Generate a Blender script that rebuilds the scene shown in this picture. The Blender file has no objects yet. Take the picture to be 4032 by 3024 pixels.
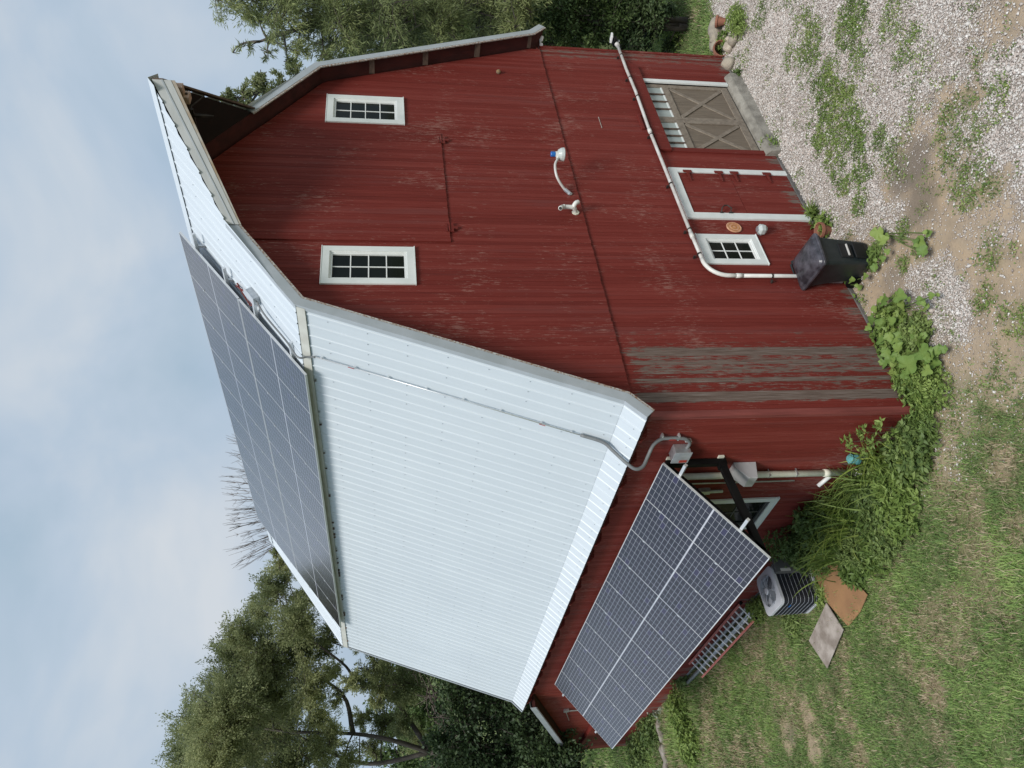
import bpy, math, random
import numpy as np
from mathutils import Matrix, Vector, noise as mnoise
R = math.radians
rng = np.random.default_rng(7); random.seed(7)
scene = bpy.context.scene
col = scene.collection

# ------------------------------------------------------------------ camera
CAM = np.array([-6.1772, -8.4633, 8.0]); PITCH, YAW, ROLL = R(9.3484), R(38.8141), R(-0.8109)
cy_, sy_ = math.cos(YAW), math.sin(YAW)
FW = np.array([sy_*math.cos(PITCH), cy_*math.cos(PITCH), -math.sin(PITCH)])
RT0 = np.array([cy_, -sy_, 0.0]); UP0 = np.cross(RT0, FW)
RT = RT0*math.cos(ROLL)+UP0*math.sin(ROLL); UP = -RT0*math.sin(ROLL)+UP0*math.cos(ROLL)
cam = bpy.data.cameras.new('camera'); cam.sensor_width = 36; cam.lens = 27.05
cam.clip_end = 2000; cam.clip_start = 0.1
camo = bpy.data.objects.new('camera', cam); col.objects.link(camo)
X, Y, Z = -UP, RT, -FW                       # the photograph is held turned a quarter to the left
camo.matrix_world = Matrix(((X[0], Y[0], Z[0], CAM[0]), (X[1], Y[1], Z[1], CAM[1]), (X[2], Y[2], Z[2], CAM[2]), (0, 0, 0, 1)))
scene.camera = camo
def ray(px, py):                             # px on the 2212 x 1659 view of the photograph
    k = 4032/2212
    u = 3024-py*k; v = px*k
    return RT*(u-1512)/3029.5 - UP*(v-2016)/3029.5 + FW
def gp(px, py, z=0.0):
    d = ray(px, py); return CAM+d*(z-CAM[2])/d[2]
def hd(px, py, D):
    d = ray(px, py); return CAM+d*D/math.hypot(d[0], d[1])

# ------------------------------------------------------------------ light
SUN_EL, SUN_AZ = 56, 222                     # azimuth measured clockwise from +Y
w = bpy.data.worlds.new('World'); scene.world = w; w.use_nodes = True
nt = w.node_tree; nt.nodes.clear(); N = nt.nodes.new; LK = nt.links.new
out = N('ShaderNodeOutputWorld'); bg = N('ShaderNodeBackground'); bg.inputs[1].default_value = 0.08
sky = N('ShaderNodeTexSky'); sky.sky_type = 'NISHITA'; sky.sun_disc = False
sky.sun_elevation = R(SUN_EL); sky.sun_rotation = R(SUN_AZ); sky.dust_density = 2.5; sky.air_density = 1.0
tc = N('ShaderNodeTexCoord')
mp = N('ShaderNodeMapping'); mp.inputs['Scale'].default_value = (1, 1, 1.35); mp.inputs['Rotation'].default_value = (0.2, 0.1, 0.5)
LK(tc.outputs['Generated'], mp.inputs[0])
def wnoise(scale, det, rough, dist, vec=None):
    n = N('ShaderNodeTexNoise'); n.inputs['Scale'].default_value = scale; n.inputs['Detail'].default_value = det
    n.inputs['Roughness'].default_value = rough; n.inputs['Distortion'].default_value = dist
    LK(vec or mp.outputs[0], n.inputs[0]); return n
def ramp(src, pts, mode='LINEAR', tree=None):
    r = (tree or nt).nodes.new('ShaderNodeValToRGB'); cr = r.color_ramp; cr.interpolation = mode
    while len(cr.elements) < len(pts): cr.elements.new(0.5)
    for e, (p, c) in zip(cr.elements, pts):
        e.position = p; e.color = (*c, 1) if len(c) == 3 else c
    (tree or nt).links.new(src, r.inputs[0]); return r
n1 = wnoise(1.7, 3, .45, .3); n2 = wnoise(3.6, 5, .52, .3)
mask = ramp(n1.outputs[0], [(.30, (.72,)*3), (.5, (.9,)*3), (.62, (1,)*3)])
ccol = ramp(n2.outputs[0], [(.30, (3.45, 4.6, 5.75)), (.5, (4.2, 5.2, 6.4)), (.72, (5.5, 6.1, 6.8))])
ccol2 = ramp(n1.outputs[0], [(.35, (.86, .93, .99)), (.62, (1.06, 1.03, 1.0))])
mm = N('ShaderNodeMix'); mm.data_type = 'RGBA'; mm.blend_type = 'MULTIPLY'; mm.inputs[0].default_value = 1
LK(ccol.outputs[0], mm.inputs[6]); LK(ccol2.outputs[0], mm.inputs[7])
mx = N('ShaderNodeMix'); mx.data_type = 'RGBA'
LK(mask.outputs[0], mx.inputs[0]); LK(sky.outputs[0], mx.inputs[6]); LK(mm.outputs[2], mx.inputs[7])
LK(mx.outputs[2], bg.inputs[0]); LK(bg.outputs[0], out.inputs[0])
sun = bpy.data.lights.new('sun', 'SUN'); sun.energy = 2.3; sun.angle = R(20); sun.color = (1, .965, .91)
suno = bpy.data.objects.new('sun', sun); col.objects.link(suno)
sd = Vector((math.sin(R(SUN_AZ))*math.cos(R(SUN_EL)), math.cos(R(SUN_AZ))*math.cos(R(SUN_EL)), math.sin(R(SUN_EL))))
suno.rotation_euler = sd.to_track_quat('Z', 'Y').to_euler(); suno.location = (-10, -10, 30)
vs = scene.view_settings; vs.view_transform = 'Standard'; vs.look = 'None'; vs.exposure = 0.45; vs.gamma = 1

# ------------------------------------------------------------------ materials
def newmat(name):
    m = bpy.data.materials.new(name); m.use_nodes = True
    return m, m.node_tree, m.node_tree.nodes['Principled BSDF']
def mat(name, c1, c2=None, rough=.6, scale=8, metal=0, bump=0, stretch=(1, 1, 1), spec=None, bscale=None, detail=5):
    m, t, b = newmat(name)
    b.inputs['Roughness'].default_value = rough; b.inputs['Metallic'].default_value = metal
    if spec is not None: b.inputs['Specular IOR Level'].default_value = spec
    c2 = c2 or tuple(x*.8 for x in c1)
    tcn = t.nodes.new('ShaderNodeTexCoord'); mpn = t.nodes.new('ShaderNodeMapping'); mpn.inputs['Scale'].default_value = stretch
    t.links.new(tcn.outputs['Object'], mpn.inputs[0])
    n = t.nodes.new('ShaderNodeTexNoise'); n.inputs['Scale'].default_value = scale; n.inputs['Detail'].default_value = detail
    t.links.new(mpn.outputs[0], n.inputs[0])
    r = ramp(n.outputs[0], [(.35, c2), (.65, c1)], tree=t)
    t.links.new(r.outputs[0], b.inputs['Base Color'])
    if bump:
        n2 = t.nodes.new('ShaderNodeTexNoise'); n2.inputs['Scale'].default_value = bscale or scale*4; n2.inputs['Detail'].default_value = 4
        t.links.new(mpn.outputs[0], n2.inputs[0])
        bp = t.nodes.new('ShaderNodeBump'); bp.inputs['Strength'].default_value = bump; bp.inputs['Distance'].default_value = .02
        t.links.new(n2.outputs[0], bp.inputs['Height']); t.links.new(bp.outputs[0], b.inputs['Normal'])
    return m
def attrmat(name, pts, rough=.6, trans=0.0, spec=.3, attr='rnd', nscale=0):
    m, t, b = newmat(name)
    a = t.nodes.new('ShaderNodeAttribute'); a.attribute_name = attr
    r = ramp(a.outputs['Fac'], pts, tree=t)
    t.links.new(r.outputs[0], b.inputs['Base Color']); b.inputs['Roughness'].default_value = rough
    b.inputs['Specular IOR Level'].default_value = spec
    if trans:
        tr = t.nodes.new('ShaderNodeBsdfTranslucent'); ms = t.nodes.new('ShaderNodeMixShader'); ms.inputs[0].default_value = trans
        t.links.new(r.outputs[0], tr.inputs[0]); t.links.new(b.outputs[0], ms.inputs[1]); t.links.new(tr.outputs[0], ms.inputs[2])
        t.links.new(ms.outputs[0], t.nodes['Material Output'].inputs[0])
    return m
def math_(t, op, a, b=None, c=None):
    n = t.nodes.new('ShaderNodeMath'); n.operation = op
    for i, v in enumerate((a, b, c)):
        if v is None: continue
        if isinstance(v, (int, float)): n.inputs[i].default_value = v
        else: t.links.new(v, n.inputs[i])
    return n.outputs[0]
def tnoise(t, vec, scale, detail=4, rough=.6, stretch=None):
    if stretch:
        mpn = t.nodes.new('ShaderNodeMapping'); mpn.inputs['Scale'].default_value = stretch; t.links.new(vec, mpn.inputs[0]); vec = mpn.outputs[0]
    n = t.nodes.new('ShaderNodeTexNoise'); n.inputs['Scale'].default_value = scale; n.inputs['Detail'].default_value = detail; n.inputs['Roughness'].default_value = rough
    t.links.new(vec, n.inputs[0]); return n.outputs[0]
def mixc(t, f, a, b):
    n = t.nodes.new('ShaderNodeMix'); n.data_type = 'RGBA'
    if isinstance(f, float): n.inputs[0].default_value = f
    else: t.links.new(f, n.inputs[0])
    for i, v in ((6, a), (7, b)):
        if isinstance(v, tuple): n.inputs[i].default_value = (*v, 1)
        else: t.links.new(v, n.inputs[i])
    return n.outputs[2]
def mstep(t, v, lo, hi):
    n = t.nodes.new('ShaderNodeMapRange'); n.interpolation_type = 'SMOOTHSTEP'
    t.links.new(v, n.inputs[0]); n.inputs[1].default_value = lo; n.inputs[2].default_value = hi; return n.outputs[0]

def siding_mat(name, worn=True, axis='x', base=(.172, .0245, .018)):
    """old red paint on vertical boards: every board has its own tone, paint flakes off along the grain"""
    m, t, b = newmat(name)
    tcn = t.nodes.new('ShaderNodeTexCoord'); o = tcn.outputs['Object']
    sp = t.nodes.new('ShaderNodeSeparateXYZ'); t.links.new(o, sp.inputs[0])
    a = t.nodes.new('ShaderNodeAttribute'); a.attribute_name = 'rnd'; rv = a.outputs['Fac']
    gr = tnoise(t, o, 1, 7, .8, (38, 38, .9))
    gr2 = tnoise(t, o, 1, 4, .6, (70, 70, 2.2))
    big = tnoise(t, o, .45, 3, .5)
    c = ramp(math_(t, 'ADD', math_(t, 'MULTIPLY', rv, .20), math_(t, 'MULTIPLY', gr, .8)),
             [(.30, tuple(x*.68 for x in base)), (.48, base), (.64, (base[0]*1.25, base[1]*1.7, base[2]*1.8))], tree=t).outputs[0]
    # faded lilac-brown bands
    fade = mstep(t, math_(t, 'ADD', tnoise(t, o, 1, 4, .6, (5, 5, .35)), math_(t, 'MULTIPLY', math_(t, 'SUBTRACT', rv, .5), .25)), .55, .75)
    c = mixc(t, math_(t, 'MULTIPLY', fade, .45), c, (.125, .038, .036))
    # small flakes: short pale dashes along the grain
    fl = tnoise(t, o, 1, 5, .75, (45, 45, 5.5))
    fl2 = tnoise(t, o, .8, 3, .6)
    flake = mstep(t, math_(t, 'ADD', fl, math_(t, 'MULTIPLY', fl2, .55)), .875, .93)
    c = mixc(t, math_(t, 'MULTIPLY', flake, .6), c, (.32, .17, .14))
    if worn:
        ax = sp.outputs[0] if axis == 'x' else sp.outputs[1]
        z = sp.outputs[2]
        if axis == 'x':
            near = math_(t, 'MULTIPLY', mstep(t, ax, 1.8, 1.15), mstep(t, ax, .1, .3))
            near = math_(t, 'MULTIPLY', near, mstep(t, z, 4.7, 4.2))
            right = math_(t, 'MULTIPLY', mstep(t, ax, 9.6, 10.2), mstep(t, z, 4.7, 4.3))
            wv = math_(t, 'MAXIMUM', near, math_(t, 'MULTIPLY', right, .62))
        else:
            wv = math_(t, 'MULTIPLY', mstep(t, z, 1.2, .3), .5)
        foot = math_(t, 'MULTIPLY', mstep(t, z, .75, .1), .75)
        wv = math_(t, 'MAXIMUM', wv, foot)
        th = math_(t, 'ADD', math_(t, 'MULTIPLY', tnoise(t, o, 1, 6, .75, (24, 24, 3.2)), .8), math_(t, 'MULTIPLY', rv, .24))
        bare = mstep(t, math_(t, 'ADD', th, math_(t, 'MULTIPLY', wv, .31)), .74, .81)
        wood = ramp(gr2, [(.3, (.085, .058, .046)), (.5, (.15, .112, .092)), (.7, (.24, .20, .175))], tree=t).outputs[0]
        c = mixc(t, math_(t, 'MULTIPLY', bare, math_(t, 'MINIMUM', math_(t, 'MULTIPLY', wv, 3.0), 1.0)), c, wood)
    c = mixc(t, math_(t, 'MULTIPLY', big, .18), c, (.10, .028, .025))
    t.links.new(c, b.inputs['Base Color'])
    b.inputs['Roughness'].default_value = .7; b.inputs['Specular IOR Level'].default_value = .18
    bp = t.nodes.new('ShaderNodeBump'); bp.inputs['Strength'].default_value = .5; bp.inputs['Distance'].default_value = .006
    t.links.new(math_(t, 'ADD', gr2, math_(t, 'MULTIPLY', gr, .6)), bp.inputs['Height']); t.links.new(bp.outputs[0], b.inputs['Normal'])
    return m

M = {}
M['siding_front'] = siding_mat('red_siding_gable', True, 'x')
M['siding_up'] = siding_mat('red_siding_upper', False, base=(.165, .0225, .0165))
M['siding_side'] = siding_mat('red_siding_side', True, 'y', base=(.195, .030, .022))
M['red_trim'] = siding_mat('red_trim_paint', False, base=(.17, .025, .019))
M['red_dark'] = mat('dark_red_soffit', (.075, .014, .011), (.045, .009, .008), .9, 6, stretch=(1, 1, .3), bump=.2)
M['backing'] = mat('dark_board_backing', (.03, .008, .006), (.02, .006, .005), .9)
def roof_mat():
    m, t, b = newmat('white_ribbed_roof_metal')
    tcn = t.nodes.new('ShaderNodeTexCoord'); o = tcn.outputs['Object']
    st = tnoise(t, o, 1, 6, .7, (.6, 9, .4)); bg_ = tnoise(t, o, .5, 3)
    c = ramp(math_(t, 'ADD', math_(t, 'MULTIPLY', st, .5), math_(t, 'MULTIPLY', bg_, .5)), [(.32, (.545, .595, .64)), (.6, (.60, .65, .69))], tree=t).outputs[0]
    dirt = mstep(t, tnoise(t, o, 14, 5, .7), .66, .76)
    c = mixc(t, math_(t, 'MULTIPLY', dirt, .15), c, (.45, .42, .38))
    t.links.new(c, b.inputs['Base Color']); b.inputs['Roughness'].default_value = .38; b.inputs['Specular IOR Level'].default_value = .45
    return m
M['roof'] = roof_mat()
M['roof_trim'] = mat('pale_grey_roof_trim', (.40, .43, .46), (.34, .37, .39), .4, 3)
M['trim_rust'] = mat('rust_stained_trim_lip', (.50, .50, .48), (.22, .12, .07), .6, 30)
M['hood_fascia'] = mat('weathered_hood_fascia', (.46, .47, .46), (.40, .41, .40), .6, 2, stretch=(1, 1, 4))
M['rust'] = mat('bare_brown_wood_edge', (.30, .21, .125), (.44, .43, .40), .8, 3.5)
M['screw'] = mat('screw_heads', (.42, .45, .48), None, .4, metal=.3)
M['white'] = mat('white_painted_trim', (.74, .76, .74), (.66, .69, .67), .45, 4)
M['white_vinyl'] = mat('white_vinyl_sash', (.80, .81, .79), (.74, .75, .73), .35, 4)
M['old_white'] = mat('yellowed_white_trim', (.74, .73, .62), (.60, .59, .48), .6, 5)
M['pvc'] = mat('weathered_pvc_pipe', (.72, .72, .68), (.62, .61, .57), .4, 5)
M['pvc_dirty'] = mat('stained_grey_pipe', (.60, .59, .57), (.45, .42, .39), .45, 5)
M['grey_conduit'] = mat('dark_grey_conduit', (.20, .21, .215), (.15, .155, .16), .45, 6)
M['galv'] = mat('galvanised_steel', (.55, .57, .59), (.42, .44, .46), .38, 12, metal=.7)
M['alu'] = mat('brushed_aluminium', (.72, .73, .74), (.62, .63, .64), .35, 10, metal=.55)
M['alu_frame'] = mat('module_frame_aluminium', (.66, .67, .68), (.60, .61, .62), .35, 6, metal=.25)
M['black_steel'] = mat('black_powder_coated_steel', (.005, .005, .005), (.008, .008, .008), .6, 6, spec=.15)
M['red_decal'] = mat('red_warning_strip', (.45, .05, .04), None, .5)
M['label_white'] = mat('white_label', (.75, .75, .73), None, .5)
def glass_mat(name, base, rough, coat=1.0, ior=1.5):
    m, t, b = newmat(name); b.inputs['Specular IOR Level'].default_value = .12
    tcn = t.nodes.new('ShaderNodeTexCoord')
    n = tnoise(t, tcn.outputs['Object'], 3, 2)
    c = ramp(n, [(.35, tuple(x*.75 for x in base)), (.65, base)], tree=t).outputs[0]
    t.links.new(c, b.inputs['Base Color']); b.inputs['Roughness'].default_value = rough
    b.inputs['Coat Weight'].default_value = coat; b.inputs['Coat Roughness'].default_value = .03; b.inputs['IOR'].default_value = ior
    return m
M['glass'] = glass_mat('dark_window_glass', (.010, .013, .011), .08, coat=0)
M['garage_glass'] = mat('sky_pale_garage_pane', (.42, .47, .45), (.34, .39, .37), .25, 3)  # pale tone paints the reflected sky into the pane colour
def cell_mat():
    m, t, b = newmat('dark_blue_cell')
    a = t.nodes.new('ShaderNodeAttribute'); a.attribute_name = 'rnd'
    c = ramp(a.outputs['Fac'], [(0, (.009, .007, .014)), (.8, (.018, .014, .026)), (1, (.024, .018, .058))], tree=t).outputs[0]
    t.links.new(c, b.inputs['Base Color']); b.inputs['Roughness'].default_value = .28
    b.inputs['Coat Weight'].default_value = 1; b.inputs['Coat Roughness'].default_value = .18; b.inputs['Coat IOR'].default_value = 1.5; b.inputs['Specular IOR Level'].default_value = .25
    return m
M['cell'] = cell_mat()
def back_mat():
    m, t, b = newmat('white_backsheet_under_glass')
    tcn = t.nodes.new('ShaderNodeTexCoord'); n = tnoise(t, tcn.outputs['Object'], 4, 2)
    c = ramp(n, [(.35, (.42, .43, .47)), (.65, (.48, .49, .53))], tree=t).outputs[0]
    t.links.new(c, b.inputs['Base Color']); b.inputs['Roughness'].default_value = .35
    return m
M['back'] = back_mat()
def wood_mat(name, a_, b_, st, sc=1):
    m, t, b = newmat(name)
    tcn = t.nodes.new('ShaderNodeTexCoord'); n = tnoise(t, tcn.outputs['Object'], sc, 6, .7, st)
    c = ramp(n, [(.3, a_), (.7, b_)], tree=t).outputs[0]
    t.links.new(c, b.inputs['Base Color']); b.inputs['Roughness'].default_value = .7
    bp = t.nodes.new('ShaderNodeBump'); bp.inputs['Strength'].default_value = .3; bp.inputs['Distance'].default_value = .005
    t.links.new(n, bp.inputs['Height']); t.links.new(bp.outputs[0], b.inputs['Normal']); return m
M['door_wood'] = wood_mat('weathered_brown_door_boards', (.10, .078, .056), (.22, .175, .13), (30, 30, 1.5))
M['door_rail'] = wood_mat('grey_brown_door_rails', (.15, .12, .092), (.28, .235, .185), (3, 3, 3), 3)
M['wood_dark'] = wood_mat('old_brown_wood', (.06, .04, .03), (.16, .11, .08), (4, 4, 10), 2)
M['beam'] = wood_mat('pinkish_end_grain', (.42, .27, .21), (.55, .40, .32), (12, 12, 4), 1)
M['concrete'] = mat('stained_concrete', (.30, .28, .24), (.18, .165, .14), .9, 5, bump=.6)
M['foundation'] = mat('dark_foundation_stone', (.16, .15, .14), (.09, .085, .08), .95, 6, bump=.8)
def bin_mat():
    m, t, b = newmat('dusty_black_plastic')
    tcn = t.nodes.new('ShaderNodeTexCoord'); o = tcn.outputs['Object']
    n = tnoise(t, o, 6, 6, .75); sc = mstep(t, tnoise(t, o, 26, 5, .8), .60, .72)
    c = ramp(n, [(.35, (.010, .016, .017)), (.7, (.022, .028, .031))], tree=t).outputs[0]
    c = mixc(t, math_(t, 'MULTIPLY', sc, .5), c, (.12, .12, .14))
    t.links.new(c, b.inputs['Base Color']); b.inputs['Roughness'].default_value = .42; return m
M['bin'] = bin_mat()
M['bin_lid'] = mat('worn_black_lid', (.085, .082, .098), (.02, .02, .025), .34, 7, bump=.12, detail=9)
M['terracotta'] = mat('terracotta', (.30, .125, .075), (.22, .09, .06), .8, 8)
M['stone'] = mat('fieldstone', (.40, .35, .27), (.26, .23, .19), .9, 7, bump=.8)
M['stone2'] = mat('pale_fieldstone', (.52, .46, .37), (.36, .30, .24), .9, 7, bump=.8)
M['slab'] = mat('mottled_grey_board', (.43, .38, .34), (.24, .20, .17), .85, 4, bump=.4, detail=8)
M['ply'] = mat('orange_brown_sheet', (.36, .20, .095), (.28, .15, .075), .7, 3, bump=.1, detail=7)
M['ac_top'] = mat('grey_ac_casing', (.62, .63, .67), (.54, .55, .59), .45, 4)
M['ac_box'] = mat('dark_grey_ac_panel', (.15, .155, .155), (.12, .125, .125), .5, 4)
M['ac_fin'] = mat('ac_coil_fins', (.05, .055, .07), (.03, .034, .045), .5, 30, metal=.4)
M['ac_wire'] = mat('ac_guard_wire', (.34, .36, .40), (.28, .30, .33), .45, 6)
M['ac_dark'] = mat('ac_fan_well', (.02, .021, .024), (.01, .01, .012), .7)
M['ladder_red'] = mat('faded_red_fibreglass_rail', (.68, .23, .18), (.55, .16, .13), .55, 5)
M['plaque'] = mat('orange_clay_plaque', (.48, .21, .055), (.38, .15, .04), .6, 20, bump=.5)
M['plaque_rim'] = mat('worn_plaque_rim', (.62, .35, .22), (.45, .20, .10), .6, 14)
M['lantern'] = mat('frosted_lantern', (.52, .55, .53), (.42, .46, .45), .3, 20)
M['blue'] = mat('bright_blue_plastic', (.02, .16, .50), (.015, .12, .40), .35, 6)
M['lamp_clear'] = mat('ribbed_clear_lamp', (.55, .60, .58), (.46, .50, .49), .25, 30)
M['iron'] = mat('dark_iron', (.06, .045, .04), (.03, .025, .022), .6, 10, metal=.4)
M['white_plastic'] = mat('white_plastic', (.80, .80, .79), (.75, .75, .74), .35)
M['turquoise'] = mat('turquoise_cloth', (.13, .38, .38), (.08, .27, .28), .8, 12, bump=.4)
M['bark'] = wood_mat('grey_brown_bark', (.035, .028, .022), (.10, .08, .065), (9, 9, 2), 1)
M['bark_red'] = wood_mat('twig_bark', (.07, .05, .042), (.15, .12, .10), (9, 9, 2), 1)
M['stem'] = mat('green_stem', (.14, .20, .05), (.10, .15, .04), .6)
M['rock_wood'] = wood_mat('silvered_driftwood', (.12, .10, .085), (.34, .31, .27), (3, 12, 12), 1)
M['spider'] = mat('grey_patch_board', (.16, .16, .15), (.10, .10, .095), .8, 9)

# ------------------------------------------------------------------ mesh helpers
class MB:
    def __init__(s): s.v = []; s.f = []; s.m = []; s.r = None
    def add(s, vs, fs, mi=0):
        o = len(s.v); s.v += [tuple(map(float, p)) for p in vs]; s.f += [tuple(i+o for i in f) for f in fs]; s.m += [mi]*len(fs)
    def box(s, a, b, mi=0):
        (x0, y0, z0), (x1, y1, z1) = a, b
        s.add([(x0, y0, z0), (x1, y0, z0), (x1, y1, z0), (x0, y1, z0), (x0, y0, z1), (x1, y0, z1), (x1, y1, z1), (x0, y1, z1)],
              [(0, 3, 2, 1), (4, 5, 6, 7), (0, 1, 5, 4), (1, 2, 6, 5), (2, 3, 7, 6), (3, 0, 4, 7)], mi)
    def obox(s, c, ex, ey, ez, mi=0):
        c, ex, ey, ez = map(lambda q: np.array(q, float), (c, ex, ey, ez))
        P = [c+sx*ex+sy*ey+sz*ez for sz in (-1, 1) for sx, sy in ((-1, -1), (1, -1), (1, 1), (-1, 1))]
        s.add(P, [(0, 3, 2, 1), (4, 5, 6, 7), (0, 1, 5, 4), (1, 2, 6, 5), (2, 3, 7, 6), (3, 0, 4, 7)], mi)
    def bar(s, p, q, w, h, up=(0, 0, 1), mi=0):
        p, q = np.array(p, float), np.array(q, float); d = q-p; L = np.linalg.norm(d); d /= L
        sd_ = np.cross(d, up); sd_ /= np.linalg.norm(sd_)+1e-9; u = np.cross(sd_, d)
        s.obox((p+q)/2, d*L/2, sd_*w/2, u*h/2, mi)
    def prism(s, poly, vec, mi=0):
        n = len(poly); vec = np.array(vec, float); P = [np.array(p, float) for p in poly]
        s.add(P+[p+vec for p in P], [tuple(range(n))[::-1], tuple(range(n, 2*n))]+[(i, (i+1) % n, (i+1) % n+n, i+n) for i in range(n)], mi)
    def tube(s, pts, r, n=8, mi=0, cap=True):
        pts = [np.array(p, float) for p in pts]; k = len(pts)
        rs = r if hasattr(r, '__len__') else [r]*k
        prev = None; V = []; base = len(s.v)
        for i, p in enumerate(pts):
            d = pts[min(i+1, k-1)]-pts[max(i-1, 0)]; d /= np.linalg.norm(d)+1e-9
            if prev is None:
                a = np.cross(d, (0, 0, 1) if abs(d[2]) < .9 else (1, 0, 0))
            else: a = prev-d*(prev@d)
            a /= np.linalg.norm(a)+1e-9; prev = a; b = np.cross(d, a)
            for j in range(n):
                t = 2*math.pi*j/n; V.append(p+(a*math.cos(t)+b*math.sin(t))*rs[i])
        F = [(i*n+j, i*n+(j+1) % n, (i+1)*n+(j+1) % n, (i+1)*n+j) for i in range(k-1) for j in range(n)]
        if cap: F += [tuple(range(n))[::-1], tuple((k-1)*n+j for j in range(n))]
        s.add(V, F, mi)
    def lathe(s, prof, c=(0, 0, 0), n=20, mi=0, axis=(0, 0, 1)):
        ax = np.array(axis, float); ax /= np.linalg.norm(ax)
        a = np.cross(ax, (0, 0, 1) if abs(ax[2]) < .9 else (1, 0, 0)); a /= np.linalg.norm(a); b = np.cross(ax, a)
        V = []; c = np.array(c, float)
        for r, h in prof:
            for j in range(n):
                t = 2*math.pi*j/n; V.append(c+ax*h+(a*math.cos(t)+b*math.sin(t))*r)
        k = len(prof)
        s.add(V, [(i*n+j, i*n+(j+1) % n, (i+1)*n+(j+1) % n, (i+1)*n+j) for i in range(k-1) for j in range(n)]+[tuple(range(n))[::-1], tuple((k-1)*n+j for j in range(n))], mi)
    def build(s, name, mats, parent=None, smooth=False, rnd=None, bevel=0):
        me = bpy.data.meshes.new(name); me.from_pydata(s.v, [], s.f); me.update()
        if not isinstance(mats, (list, tuple)): mats = [mats]
        for m in mats: me.materials.append(m)
        if len(mats) > 1: me.polygons.foreach_set('material_index', s.m)
        if smooth: me.polygons.foreach_set('use_smooth', [True]*len(me.polygons))
        if rnd is not None:
            a = me.attributes.new('rnd', 'FLOAT', 'POINT'); a.data.foreach_set('value', np.asarray(rnd, np.float32))
        o = bpy.data.objects.new(name, me); col.objects.link(o)
        if bevel:
            b = o.modifiers.new('bevel', 'BEVEL'); b.width = bevel; b.segments = 2; b.limit_method = 'ANGLE'
        if parent: attach(o, parent)
        return o
def attach(o, parent):
    # geometry is written in the root's parent frame (world), so cancel the root's own offset
    o.parent = parent
    r = parent
    while r.parent: r = r.parent
    if parent is r: o.matrix_parent_inverse = Matrix.Translation(-Vector(r.location)) if not r.get('_local') else Matrix()
def empty(name, loc, label, cat, group=None, local=False, rz=0):
    o = bpy.data.objects.new(name, None); o.location = loc; o.empty_display_size = .2; col.objects.link(o)
    if local: o['_local'] = 1; o.rotation_euler.z = rz
    return tag(o, label, cat, group)
def tag(o, label=None, cat=None, group=None, kind=None):
    for k, v in (('label', label), ('category', cat), ('group', group), ('kind', kind)):
        if v: o[k] = v
    return o
def rawmesh(name, V, F, mats, parent=None, rnd=None, smooth=False):
    """V (n,3) array, F (m,k) array of equal-size faces"""
    me = bpy.data.meshes.new(name); V = np.asarray(V, np.float32); F = np.asarray(F, np.int32); k = F.shape[1]
    me.vertices.add(len(V)); me.vertices.foreach_set('co', V.ravel())
    me.loops.add(F.size); me.loops.foreach_set('vertex_index', F.ravel())
    me.polygons.add(len(F)); me.polygons.foreach_set('loop_start', np.arange(0, F.size, k, dtype=np.int32))
    if rnd is not None:
        a = me.attributes.new('rnd', 'FLOAT', 'POINT'); a.data.foreach_set('value', np.asarray(rnd, np.float32))
    me.update(calc_edges=True)
    if smooth: me.polygons.foreach_set('use_smooth', np.ones(len(F), bool))
    for m in (mats if isinstance(mats, (list, tuple)) else [mats]): me.materials.append(m)
    o = bpy.data.objects.new(name, me); col.objects.link(o)
    if parent: attach(o, parent)
    return o

# ------------------------------------------------------------------ value noise for placing things
_tab = rng.random((256, 256))
def vnoise(x, y, s=1.0, o=0):
    x = np.asarray(x)*s+37.1*o+500; y = np.asarray(y)*s+91.7*o+500
    xi = np.floor(x).astype(int); yi = np.floor(y).astype(int); fx = x-xi; fy = y-yi
    fx = fx*fx*(3-2*fx); fy = fy*fy*(3-2*fy); t = lambda a, b: _tab[a % 256, b % 256]
    return (t(xi, yi)*(1-fx)+t(xi+1, yi)*fx)*(1-fy)+(t(xi, yi+1)*(1-fx)+t(xi+1, yi+1)*fx)*fy
def fbm(x, y, s, o=0): return (vnoise(x, y, s, o)*.5+vnoise(x, y, s*2.1, o+1)*.28+vnoise(x, y, s*4.3, o+2)*.22)
def sstep(x, a, b):
    t = np.clip((np.asarray(x)-a)/(b-a), 0, 1); return t*t*(3-2*t)
def ground_h(x, y):
    near = np.exp(-(((x-1)/16)**2+((y)/16)**2))
    wallup = .085*np.exp(-np.maximum(0, -np.asarray(y))/.35)*(np.asarray(y) < .3)*sstep(x, -.3, .2)*(1-sstep(x, 10.3, 10.8))+.06*np.exp(-np.maximum(0, -np.asarray(x))/.4)*sstep(y, -.3, .2)*(np.asarray(x) < .3)
    return wallup+ (fbm(x, y, .5, 3)-.5)*.10*near-.02

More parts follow.
